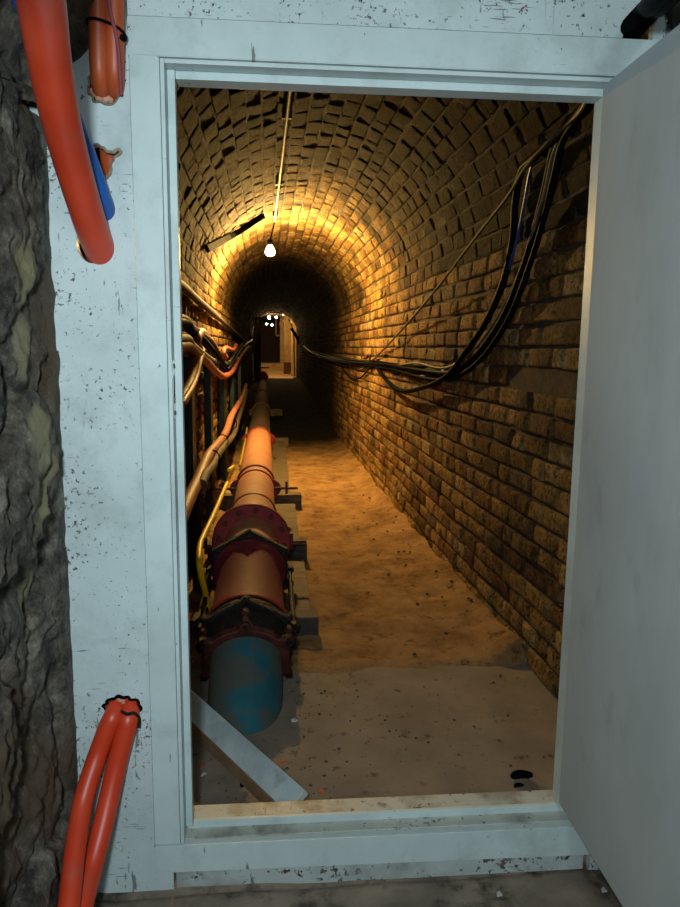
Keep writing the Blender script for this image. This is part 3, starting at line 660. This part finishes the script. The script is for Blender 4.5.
# ------------------------------------------------------------------ left wall: racks, ducts
def lp_(pts, X): return [at(p[0], p[1], X=(p[2] if len(p) > 2 else X)) for p in pts]
one_tube('dark_conduit', [at(181, 284, X=-.45)+Vector((0.0, -2.15, .0))]+lp_([(181, 285), (193, 296), (206, 307), (220, 319), (231, 329), (240, 337), (248, 344)], -.455), .024, 'dust_cable', 'dusty conduit running high along the left brick wall', 'conduit', n=14)
one_tube('black_cable', [Vector((-.43, .12, 1.30))]+lp_([(182, 322), (191, 330), (203, 340), (213, 352), (223, 365), (228, 369), (236, 356), (244, 346), (252, 340)], -.41), .026, 'black', 'fat black cable sagging from the left wall rack', 'cable', n=12)
one_tube('grey_cable', [Vector((-.42, .12, 1.35))]+lp_([(182, 317), (192, 326), (203, 334), (213, 342), (219, 352), (227, 364), (234, 354), (243, 343)], -.40), .014, 'dust_cable', 'dusty grey cable lying on top of the fat black one', 'cable', n=10)
one_tube('red_duct', [Vector((-.41, .12, 1.20))]+lp_([(183, 345), (195, 352), (206, 361), (216, 372), (225, 376), (233, 370), (240, 357), (248, 347)], -.395), .028, 'red_duct', 'dusty red duct sagging beneath the black cable', 'duct', n=14)
one_tube('red_duct', [Vector((-.40, .12, 1.24))]+lp_([(183, 338), (192, 345), (203, 354), (210, 359), (214, 361)], -.385), .020, 'dust_cable', 'short pale duct end lying over the red duct', 'duct', n=12)
one_tube('red_duct', lp_([(213, 352, -.45), (209, 341, -.44), (202, 333, -.42), (197, 336, -.40), (195, 350, -.40), (193, 368, -.40), (188, 388, -.40), (181, 402, -.40)], -.40), .030, 'red_duct', 'red duct arching over the rack and dropping behind the jamb', 'duct', n=14)
one_tube('red_duct', lp_([(203, 350, -.38), (200, 362, -.375), (196, 378, -.375), (190, 391, -.375), (182, 403, -.375)], -.40), .014, 'pink_duct', 'thin pinkish duct dropping beside the arching red one', 'duct', n=10)
one_tube('orange_duct', lp_([(226, 357), (223, 352), (226, 348), (233, 350), (236, 345)], -.38), .022, 'red_duct', 'small orange stub poking out at the dip of the cables', 'duct', n=10)
one_tube('pink_duct', lp_([(246, 385), (243, 395), (236, 408), (231, 417), (226, 432), (217, 445), (211, 452), (205, 463), (199, 478), (190, 497), (180, 520)], -.36), .030, 'pink_duct', 'dusty pink duct snaking down the lower left wall', 'duct', n=14)
one_tube('grey_duct', lp_([(247, 390), (243, 405), (238, 420), (234, 434), (226, 444), (219, 453), (213, 465), (206, 474), (202, 484)], -.33), .024, 'dust_cable', 'pale dusty duct beside the snaking pink one', 'duct', n=14)
for k, (x_, y_) in enumerate([(222, 441), (212, 458), (232, 424)]):
    q = at(x_, y_, X=-.345); m = MB(); m.tube([q+Vector((math.cos(t)*.045, .02*math.sin(t), math.sin(t)*.045)) for t in [2*PI*i/16 for i in range(17)]], .005, 6, sub=2)
    tag(m.build('cable_tie', 'black', smooth=True), ['middle', 'nearest', 'farthest'][k]+' black tie round the pink and pale ducts', 'cable tie', None)
q = at(196, 500, X=-.37)
one_tube('grey_pipe', [Vector((q.x, q.y, -.02)), Vector((q.x, q.y, .3)), q+Vector((0, 0, .02)), at(205, 488, X=-.35)+Vector((0, .1, 0))], .026, 'iron', 'upright dark grey pipe in the left corner by the jamb', 'pipe', n=14)

def post(px, pw, ytop, X, label):
    b = at(px, 470, X=X); t = at(px, ytop, X=X); wY = pw
    r = empty('steel_post', Vector((X, b.y, -.01))); tag(r, label, 'post', 'green steel posts of the cable rack')
    zt = at(px, ytop, X=X).z
    m = MB(); m.box((X, b.y, (zt-.03)/2), (.05, wY, zt+.03), None, .004); m.build('upright', 'green', r)
    m = MB(); m.box((X-.02, b.y, .005), (.11, wY+.08, .012), None, .002); m.build('foot_plate', 'green', r)
    m = MB(); m.box((X+.015, b.y, zt-.10), (.13, .035, .03), None, .003); m.build('bracket_arm', 'green', r)
post(190.5, .16, 356, -.43, 'dark green steel post nearest the doorway on the left')
post(209.5, .17, 350, -.43, 'second dark green steel post from the doorway')
post(224, .34, 352, -.44, 'third dark green steel post, beyond the dip of the cables')
post(234, .45, 350, -.44, 'fourth dark green steel post, far into the gloom')
post(241, .5, 348, -.44, 'farthest dark green steel post on the left')
for k, (ya, yb, z_) in enumerate([(6.0, 15.5, 1.25)]):
    m = MB(); m.beam((-.41, ya, z_), (-.41, yb, z_+.03), .04, .05); tag(m.build('rack_rail', 'green'), 'horizontal rail joining the far green posts', 'rail')

# ------------------------------------------------------------------ water main
PX = lambda Y: -.085-.0030*Y
def PZ(Y):
    k = [(-1, -1.5), (.5, -.30), (.72, -.115), (.87, -.002), (1.0, .085), (1.12, .125), (1.7, .222), (2.0, .262), (60, .262)]
    for (a, za), (b, zb) in zip(k, k[1:]):
        if Y <= b: return za+(zb-za)*(Y-a)/(b-a)
def pc(Y): return Vector((PX(Y), Y, PZ(Y)))
def tg(Y): return (pc(Y+.12)-pc(Y-.12)).normalized() if Y > 1.0 else (pc(1.12)-pc(.92)).normalized()
wm = empty('water_main', Vector((PX(.75), .75, 0))); tag(wm, 'large jointed iron water main running up the tunnel floor', 'pipe')
def ring(Y, prof, mat, name, n=56, smooth=True, label=None, parent=None, close=True):
    m = MB(); m.lathe(prof, pc(Y), tg(Y), n, close); o = m.build(name, mat, parent or wm, smooth)
    if label: o['label'] = label
    return o
def pipe_sec(Ya, Yb, r, mat, name, label=None):
    m = MB(); N = max(2, int((Yb-Ya)/.3)); m.tube([pc(Ya+(Yb-Ya)*k/N) for k in range(N+1)], r, 48, smooth=False); o = m.build(name, mat, wm, True)
    if label: o['label'] = label
    return o
# teal elbow diving into the floor
m = MB(); rb = .135
el = [pc(y_) for y_ in (1.07, 1.02, .97, .92, .87, .8, .72, .6, .5)]
# ring-by-ring so the inner bend may tuck in
m.tube(el, rb, 48, smooth=False); o = m.build('elbow_pipe', 'teal', wm, True); o['label'] = 'grey teal elbow pipe turning down into the concrete'
# collars and couplings
def bolts(Y0, Y1, R, n, r=.0085, ph=0, mat='bolt', nut=.016, parent=None, name='bolt', skip=()):
    for k in range(n):
        if k in skip: continue
        t = ph+2*PI*k/n; ay = tg((Y0+Y1)/2); d = (Vector((math.cos(t), 0, 0))+Vector((0, -ay.z, ay.y))*math.sin(t))*R; m = MB()
        a, b = pc(Y0)+d, pc(Y1)+d; m.cyl(a, b, r, 10)
        for q, s_ in ((a, 1), (b, -1)):
            m.cyl(q+ay*(s_*.012), q+ay*(s_*.03), nut, 6)
        m.build(name, mat, parent or wm)
# follower ring with straight lugs between round holes, as seen on such couplings
def lug_ring(Y, r_in, R_lug, R_val, n, th, mat, name, ph=PI/2, rnd=.25, label=None):
    prof = []
    m = MB(); N = 96; vs = []; fs = []
    rad = []
    for k in range(N):
        t = 2*PI*k/N; u = ((t-ph) % (2*PI/n))/(2*PI/n); u = min(u, 1-u)*2     # 0 at lug, 1 between
        # straight chord between lugs
        half = PI/n; ang = u*half; R = R_lug*math.cos(half)/math.cos(half-ang) if R_val is None else R_val+(R_lug-R_val)*max(0, 1-(u/.32)**2)
        if R_val is None: R = max(R, r_in+.012); R = min(R, R_lug)
        rad.append(R)
    c = pc(Y); ay = tg(Y); rd = lambda t: Vector((math.cos(t), 0, 0))+Vector((0, -ay.z, ay.y))*math.sin(t)
    for (sy, shr) in ((-th/2, .004), (-th/2+.004, 0), (th/2-.004, 0), (th/2, .004)):
        for k in range(N):
            t = 2*PI*k/N; d = rd(t); vs.append(c+ay*sy+d*(rad[k]-shr))
    for sy in (-th/2, th/2):
        for k in range(N):
            t = 2*PI*k/N; d = rd(t); vs.append(c+ay*sy+d*r_in)
    for r_ in range(3):
        for k in range(N): fs.append((r_*N+k, r_*N+(k+1) % N, (r_+1)*N+(k+1) % N, (r_+1)*N+k))
    for k in range(N):
        k2 = (k+1) % N
        fs.append((4*N+k, 4*N+k2, k2, k)); fs.append((3*N+k, 3*N+k2, 5*N+k2, 5*N+k)); fs.append((5*N+k, 5*N+k2, 4*N+k2, 4*N+k))
    m.add(vs, fs); o = m.build(name, mat, wm, True)
    if label: o['label'] = label
    return o
r0 = .130
# coupling between teal pipe and maroon body
lug_ring(1.02, .134, .198, .163, 6, .032, 'rust_iron', 'lugged_flange', ph=PI/6, label='reddish lugged flange gripping the teal pipe')
lug_ring(1.115, .140, .200, None, 6, .030, 'iron', 'clamp_ring', label='black angular clamp ring nearest the doorway')
ring(1.065, [(.134, -.045), (.160, -.045), (.168, .0), (.168, .045), (.134, .045)], 'iron', 'gland')
ring(1.155, [(.14, -.03), (.176, -.03), (.176, .0), (.165, .02), (.14, .02)], 'iron', 'gland')
bolts(.985, 1.16, .188, 6, .009, PI/2, 'iron', .019)
bolts(1.0, 1.09, .186, 6, .008, PI/6+PI/6*0, 'rust_iron', .017)
m = MB(); m.lathe([(.134, 0), (.165, .0), (.170, .012), (.163, .03), (.156, .05), (.150, .25), (.152, .42), (.158, .46), (.165, .475), (.165, .50), (.134, .50)], pc(1.17), tg(1.4), 64, True); o = m.build('coupling_body', 'maroon', wm, True); o['label'] = 'bulging maroon coupling body'
ring(1.165, [(.14, -.006), (.181, -.006), (.181, .010), (.14, .010)], 'flange_red', 'rim_ring')
lug_ring(1.70, .150, .204, None, 6, .034, 'iron', 'clamp_ring', label='black angular clamp ring against the maroon body')
m = MB(); m.lathe([(.15, -.012), (.168, -.012), (.170, .0), (.168, .012), (.15, .012)], pc(1.67), tg(1.6), 56, True); m.build('rim_ring', 'maroon', wm, True)
bolts(1.672, 1.735, .180, 6, .009, PI/2, 'bolt', .016)
# side straps tying the two clamp rings
for sx in (-1, 1):
    for (R, dz) in ((.185, .02), (.185, -.05)):
        a = pc(1.13)+Vector((sx*R, 0, dz)); b = pc(1.69)+Vector((sx*R, 0, dz)); m = MB(); m.cyl(a, b, .010, 10)
        for f_ in (.04, .9):
            q = a+(b-a)*f_; m.cyl(q, q+tg(1.4)*.03, .02, 6)
        m.build('tie_bar', 'iron', wm)
# terracotta pipe, wide flange
pipe_sec(1.60, 2.05, .134, 'terracotta', 'pipe_section')
ring(2.04, [(.13, -.016), (.198, -.016), (.203, -.010), (.203, .012), (.198, .018), (.13, .018)], 'flange_red', 'flange', n=72, label='broad dark red bolted flange')
for k in range(12):
    t = 2*PI*(k+.5)/12+.13; d = Vector((math.cos(t), 0, math.sin(t)))*.170; q = pc(2.025)+d; ay = tg(2.1)
    m = MB(); m.cyl(q-ay*.020, q+ay*.0, .015, 6); m.cyl(q-ay*.022, q+ay*.03, .008, 8); m.build('bolt', 'rust_iron', wm)
m = MB(); m.lathe([(.130, 0), (.150, .0), (.147, .03), (.135, .20), (.13, .22)], pc(2.055), Vector((-.003, 1, 0)), 56); m.build('flange_neck', 'terracotta', wm, True)
joints = [2.7, 3.35, 3.75, 6.1, 7.9, 12.0, 16.0, 19.5]
prev = 2.2
for k, Yj in enumerate([3.55, 6.1, 9.5, 13.0, 17.0, 21.8]):
    pipe_sec(prev-.02, Yj, .130 if k != 0 else .131, 'terracotta' if k < 2 else 'shaded_pipe', 'pipe_section', None if k < 2 else 'far pipe length with the gloom put into its colour'); prev = Yj
def band(Y, R=.139, w=.02, mat='flange_red'):
    ring(Y, [(.128, -w), (R, -w*.8), (R+.003, 0), (R, w*.8), (.128, w)], mat, 'joint_ring')
band(2.62, .137, .012); band(3.62, .141, .014); band(6.1, .142, .03)
for Yj in (9.5, 13.0, 17.0): band(Yj, .15, .04, 'rust_iron')
# mechanical joint collars with side lugs and red threaded rods
for Yj in (3.42, 6.1):
    lug_ring(Yj, .130, .182, .140, 2, .022, 'flange_red', 'joint_collar', ph=0)
    for sx in (-1, 1):
        m = MB(); m.cyl(pc(Yj-.03)+Vector((sx*.168, 0, 0)), pc(Yj+.10)+Vector((sx*.168, 0, 0)), .009, 10); m.cyl(pc(Yj-.035)+Vector((sx*.168, 0, 0)), pc(Yj-.015)+Vector((sx*.168, 0, 0)), .018, 6); m.build('bolt', 'rust_iron', wm)
for (Yj, x0, x1, z_) in ((3.35, .13, .30, .275), (3.35, -.30, -.13, .275), (2.1, .19, .29, .235), (2.1, -.32, -.19, .22)):
    m = MB(); a = Vector((PX(Yj)+x0, Yj, z_)); b = Vector((PX(Yj)+x1, Yj, z_)); m.cyl(a, b, .009, 10)
    q = b if x0 > 0 else a; q = q+Vector((-.08 if x0 > 0 else .08, 0, 0)); m.cyl(q+Vector((0, 0, -.04)), q+Vector((0, 0, .05)), .009, 8); m.build('cross_rod', 'rust_iron', wm)
# far valve lump on the main
m = MB(); m.blob(pc(18.5)+Vector((0, 0, .18)), .14, 4, (1, 1, 1.2), .3); m.build('valve', 'flange_red', wm, True)
m = MB(); m.lathe([(.02, 0), (.16, 0), (.18, .02), (.16, .04), (.02, .04)], pc(18.5)+Vector((0, 0, .42)), (0, 0, 1), 24); m.build('hand_wheel', 'iron', wm, True)

# sleepers
def sleeper(Y, x0, x1, h, d, mat, label, z=-.01):
    m = MB(); zb = zsand((x0+x1)/2, Y) if Y > 1.3 else 0
    m.box(((x0+x1)/2, Y+d/2, zb+h/2-.008), (x1-x0, d, h), Matrix.Rotation(random.uniform(-.02, .02), 3, 'Z'), .004)
    tag(m.build('timber_sleeper', mat), label, 'sleeper', 'timber sleepers under the water main')
sleeper(1.40, -.34, .215, .095, .10, 'timber_dark', 'damp dark sleeper nearest the doorway under the main')
sleeper(2.50, -.36, .225, .11, .12, 'timber_dark', 'grey sleeper just beyond the maroon coupling')
sleeper(3.95, -.40, .26, .13, .12, 'timber', 'dusty sleeper beyond the broad red flange')
sleeper(7.55, -.35, .26, .12, .14, 'timber', 'sleeper at the edge of the lamplight')
sleeper(11.5, -.35, .26, .12, .14, 'timber', 'farthest sleeper, in the dark stretch')
for (Ya, Yb, lab) in ((1.60, 2.48, 'nearest'), (2.66, 3.92, 'middle'), (4.12, 7.5, 'longest')):
    m = MB(); m.box((.12, (Ya+Yb)/2, .012), (.16, Yb-Ya, .045), Matrix.Rotation(-.012, 3, 'Z'), .004)
    tag(m.build('timber_plank', 'timber'), lab+' dusty plank lying lengthwise beside the main', 'plank')

# yellow hoses
one_tube('yellow_hose', [at(x_, y_, X=X_) for x_, y_, X_ in ((229, 470, -.26), (234, 467, -.24), (230, 476, -.26), (222, 495, -.28), (212, 518, -.29), (203, 537, -.30), (200, 546, -.30), (199, 562, -.29), (202, 580, -.28), (207, 600, -.27), (209, 622, -.27))], .0125, 'yellow', 'bright yellow hose trailing down the left of the main', 'hose', n=12)
one_tube('yellow_hose', [at(x_, y_, X=X_) for x_, y_, X_ in ((247, 428, -.25), (246, 436, -.25), (243, 452, -.25), (240, 466, -.25))], .012, 'yellow_dull', 'dusty yellow hose tail lying farther up the main', 'hose', n=10)

# ------------------------------------------------------------------ batten and litter by the sill
bt = empty('wooden_batten', at(250, 745, Z=.05)); tag(bt, 'painted grey white batten lying diagonally from sill to left wall', 'batten')
pA, pB = at(298, 797, Z=.098), at(160, 672, Z=.125)
tl_ = Vector((-.5, -.35, .8))
m = MB(); m.beam(pA+Vector((0, 0, -.018)), pB+Vector((0, 0, -.018)), .070, .022, up=tl_); m.build('painted_board', 'batten_top', bt)
side = (pB-pA).cross(Vector((0, 0, 1))).normalized()
sg = -1 if side.y > 0 else 1
m = MB(); m.beam(pA+Vector((0, 0, -.052))+side*sg*.012, pB+Vector((0, 0, -.052))+side*sg*.012, .050, .044); o = m.build('bare_rail', 'batten_side', bt); o['label'] = 'bare brown wood underside rail'
grp = []
rnd = random.Random(11)
stone_protos = []
for k in range(6):
    m = MB(); m.blob((0, 0, 0), 1, k*3+1, (1, .8, .5), .6, 1); me_o = m.build('rubble_chip', 'rubble'); stone_protos.append(me_o)
def drop(proto, x_, Y, s, zf, label, group, mat=None):
    o = proto.copy(); COL.objects.link(o); o.location = (x_, Y, zf-.15*s); o.scale = (s, s, s); o.rotation_euler = (0, 0, rnd.uniform(0, 6)); tag(o, label, 'rubble chip', group); return o
n_ = 0
while n_ < 240:
    x_ = rnd.uniform(-.2, .98); Y = rnd.uniform(.12, 1.0)
    if rnd.random() > (.9 if x_ < .18 else .35): continue
    if (x_-PX(.9))**2+(Y-.95)**2 < .026: continue
    # keep clear of the batten
    t = ((Vector((x_, Y, 0))-Vector((pA.x, pA.y, 0))).dot(Vector((pB.x-pA.x, pB.y-pA.y, 0))))/((pB-pA).length**2)
    q = Vector((pA.x, pA.y, 0)).lerp(Vector((pB.x, pB.y, 0)), t)
    if (q-Vector((x_, Y, 0))).length < .055: continue
    s = rnd.choice([.002, .002, .003, .003, .004, .006]); drop(stone_protos[n_ % 6], x_, Y, s, zconc(x_, Y), 'tiny dark chip of rubble on the concrete inside the sill', 'rubble chips on the concrete apron'); n_ += 1
for k in range(60):
    Y = rnd.uniform(1.1, 4.5); x_ = XR(Y)-abs(rnd.gauss(0, .16))-.05
    drop(stone_protos[k % 6], x_, Y, rnd.choice([.005, .008, .011]), zsand(x_, Y), 'small stone lying in the sand along the right wall', 'stones in the sand along the right wall')
for o in stone_protos: bpy.data.objects.remove(o)
def scrap(px, py, L, w, mat, label, ang=0, name='plastic_scrap', cat='litter'):
    p = at(px, py, Z=.006); m = MB(); d = Vector((math.cos(ang), math.sin(ang), 0)); e = Vector((-d.y, d.x, 0))
    m.tube([p-d*L/2, p-d*L*.1+e*w*.5+Vector((0, 0, .003)), p+d*L/2], lambda t: w*(.5+.5*math.sin(PI*t)), 7, sub=3)
    return tag(m.build(name, mat, smooth=True), label, cat)
scrap(283, 762, .035, .004, 'scrap_orange', 'orange scrap beside the painted batten', .3)
scrap(321, 792, .018, .005, 'scrap_orange', 'orange scrap nearest the sill, right of the batten', -.3)
scrap(203, 766, .03, .004, 'scrap_orange', 'orange scrap left of the batten near the jamb', 1.3)
scrap(204, 775, .02, .004, 'scrap_white', 'white scrap lying by the jamb left of the batten', .8)
scrap(522, 776, .065, .013, 'black', 'flat black plastic piece on the concrete near the door', .05)
scrap(519, 786, .03, .006, 'black', 'small black shred right behind the sill near the door', .2)
scrap(245, 785, .024, .009, 'black', 'black lump in the triangle behind the batten', .6)
for k, (px, py, s) in enumerate([(294, 720, .012), (436, 800, 0)]):
    if s:
        m = MB(); m.blob(at(px, py, Z=.008), s, 7, (1, .8, .5), .5, 2); tag(m.build('mortar_crumb', 'scrap_white', smooth=True), 'pale mortar crumb at the foot of the teal pipe', 'rubble')
# bits in front of the bulkhead
for k, (px, py, lab) in enumerate([(497, 897, 'white paint flake on the dark floor before the sill'), (602, 893, 'white flake at the foot of the open door')]):
    p = at(px, py, Z=-.004); m = MB(); m.prism([(0, 0), (.014, .002), (.011, .017), (.003, .012)], 0, .003); m.v = [Vector((v.x, v.z*.9, v.y))+p for v in m.v]
    tag(m.build('paint_flake', 'scrap_white'), lab, 'flake')

# ------------------------------------------------------------------ far end: lit chamber
def wallbox(name, c, d, mat, label): m = MB(); m.box(c, d, None, 0); return struct(m.build(name, mat), label)
fz = .22
wallbox('floor', (.4, 30.5, fz-.05), (3.4, 15.8, .1), 'far_plaster', 'pale floor of the lit chamber at the far end')
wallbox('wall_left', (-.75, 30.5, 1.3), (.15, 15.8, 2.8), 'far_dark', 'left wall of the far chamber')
wallbox('wall_right', (1.55, 30.5, 1.3), (.15, 15.8, 2.8), 'far_plaster', 'right wall of the far chamber')
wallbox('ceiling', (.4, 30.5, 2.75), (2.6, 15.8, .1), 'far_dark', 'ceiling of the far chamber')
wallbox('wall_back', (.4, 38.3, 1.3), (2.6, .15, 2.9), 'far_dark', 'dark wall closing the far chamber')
def arch_wall(Y, x0, x1, ztop, label):
    m = MB(); pts = [(-1.0, -.1), (x0, -.1), (x0, ztop-.3)]
    c = (x0+x1)/2; R = (x1-x0)/2
    pts += [(c-R*math.cos(t), ztop-.3+.3*math.sin(t)) for t in [PI*k/12 for k in range(1, 12)]]
    pts += [(x1, ztop-.3), (x1, -.1), (1.8, -.1), (1.8, 2.9), (-1.0, 2.9)]
    m.prism(pts, Y, Y+.3); return struct(m.build('wall_back', 'far_plaster'), label)
arch_wall(22.6, -.42, .96, 2.42, 'arched portal at the end of the brick tunnel')
for k, (Y, px_) in enumerate(((24.8, 291.5), (28.5, 284.5), (32.5, 280))):
    x_ = at(px_, 340, Y=Y-.22).x
    m = MB(); m.box((x_+.45, Y, 1.4), (.9, .45, 2.6), None, .02); m.box((x_+.45, Y, fz+.08), (.94, .5, .16), None, .01); m.box((x_+.45, Y, 2.4), (.96, .52, .12), None, .01)
    struct(m.build('trim_6', 'far_plaster'), ['nearest', 'middle', 'farthest'][k]+' pier on the right of the far chamber')
m = MB(); m.box((.3, 31.5, fz+.06), (2.4, .8, .16), None, .01); m.box((.3, 33.5, fz+.15), (2.4, 3.4, .32), None, .01); struct(m.build('trim_7', 'far_plaster'), 'two low steps across the far chamber')
p = at(288, 374, Z=fz); bx = empty('wooden_crate', Vector((p.x, p.y, fz))); tag(bx, 'brown box standing on the floor at the far end', 'box')
m = MB(); m.box((p.x, p.y+.25, fz+.22), (.33, .5, .44), None, .01); m.build('body', 'cardboard', bx)
m = MB(); m.box((p.x, p.y+.25, fz+.45), (.36, .53, .03), None, .004); m.build('lid', 'cardboard', bx)
for k, (px, py, Y, r, lab) in enumerate([(269, 317.5, 23.6, .045, 'brightest far bulb hanging before the portal'), (276, 317.5, 24.6, .032, 'second far bulb, right of the brightest'), (283, 315, 24.6, .014, 'tiny far bulb, rightmost of the cluster'), (266.5, 324, 27.5, .03, 'lower far bulb, left'), (272, 325, 30.0, .035, 'lower far bulb, right')]):
    p = at(px, py, Y=Y); p.z = min(p.z, 2.55)
    e_ = empty('light_bulb', p+Vector((0, 0, -r))); tag(e_, lab, 'lamp')
    m = MB(); m.blob(p, r, k, (1, 1, 1.1), 0, 2); m.build('bulb_glass', 'glow_far', e_, smooth=True)
    m = MB(); m.cyl(p+Vector((0, 0, r*.8)), p+Vector((0, 0, r*.8+.08)), .02, 10); m.build('lamp_holder', 'black', e_)
    zt = 2.70
    if zt > p.z+r+.06: m = MB(); m.cyl(p+Vector((0, 0, r+.05)), Vector((p.x, p.y, zt)), .006, 6); m.build('flex', 'black', e_)
# looping pipes seen beside the portal
one_tube('looped_cable', [Vector((-.50, 20.8, 1.2))]+[at(x_, y_, Y=20.8) for x_, y_ in ((255, 333), (255, 326), (257, 320), (260, 318), (262, 319), (260, 326), (258, 334))]+[Vector((-.50, 20.9, 1.1))], .03, 'dust_cable', 'pale cable looping left of the far portal', 'cable', n=10)
one_tube('looped_cable', [at(x_, y_, Y=23.6) for x_, y_ in ((288, 319), (291, 324), (293, 331), (294, 340), (294, 350), (294.5, 372))]+[Vector((at(294.5, 372, Y=23.6).x, 23.6, fz+.02))], .03, 'dust_cable', 'pale cable curving down right of the far portal', 'cable', n=10)
one_tube('black_cable', [at(x_, y_, Y=21.5) for x_, y_ in ((291, 328), (295, 334), (299, 342), (303, 350), (309, 354))], .05, 'black', 'black cable swinging onto the right wall by the portal', 'cable', n=10)
one_tube('looped_cable', [Vector((at(276, 324, Y=26).x, 26, 2.72))]+[at(x_, y_, Y=26) for x_, y_ in ((276, 324), (276, 334), (277, 336), (280, 335))], .03, 'dust_cable', 'hook shaped pale pipe under the far ceiling', 'pipe', n=10)
m = MB(); m.tube([Vector((-.33, 21.0, z_)) for z_ in (fz-.05, .8, 1.4, 1.68)], .11, 14); tag(m.build('riser_pipe', 'iron', smooth=True), 'dark riser pipe left of the far portal', 'pipe')

# members of one kind share a group
GR = {'black_cable': 'black cables along the tunnel walls', 'grey_cable': 'thin dusty cables along the tunnel walls', 'orange_duct': 'orange ducts', 'red_duct': 'dusty red ducts on the left wall',
      'timber_plank': 'planks lying beside the water main', 'looped_cable': 'pale loops around the far portal', 'plastic_scrap': 'plastic scraps on the concrete apron', 'yellow_hose': 'yellow hoses beside the main', 'paint_flake': 'paint flakes in front of the sill'}
for o in list(bpy.data.objects):
    b_ = o.name.split('.')[0]
    if o.parent is None and b_ in GR and not o.get('group'): o['group'] = GR[b_]
    if o.parent is None and b_ == 'light_bulb' and o.location.y > 15: o['group'] = 'lit bulbs at the far end'

# ------------------------------------------------------------------ lights
def area(name, loc, target, size, power, col):
    d = bpy.data.lights.new(name, 'AREA'); d.energy = power; d.size = size; d.color = col; d.shape = 'DISK'
    o = bpy.data.objects.new(name, d); COL.objects.link(o); o.location = loc
    o.rotation_euler = (Vector(target)-Vector(loc)).to_track_quat('-Z', 'Y').to_euler(); return o
area('torch_light', (-.10, -1.62, 1.42), (-.05, .0, 1.15), .10, 20, (.80, .95, .98))
area('room_light', (.25, -3.2, 2.2), (.1, 0, 1.2), .5, 17, (.80, .95, .98))
wd = bpy.data.worlds.new('world'); S.world = wd; wd.use_nodes = True
wd.node_tree.nodes['Background'].inputs[0].default_value = (.35, .45, .6, 1); wd.node_tree.nodes['Background'].inputs[1].default_value = .004
S.view_settings.view_transform = 'Standard'; S.view_settings.look = 'None'; S.view_settings.gamma = 1; S.view_settings.exposure = 0
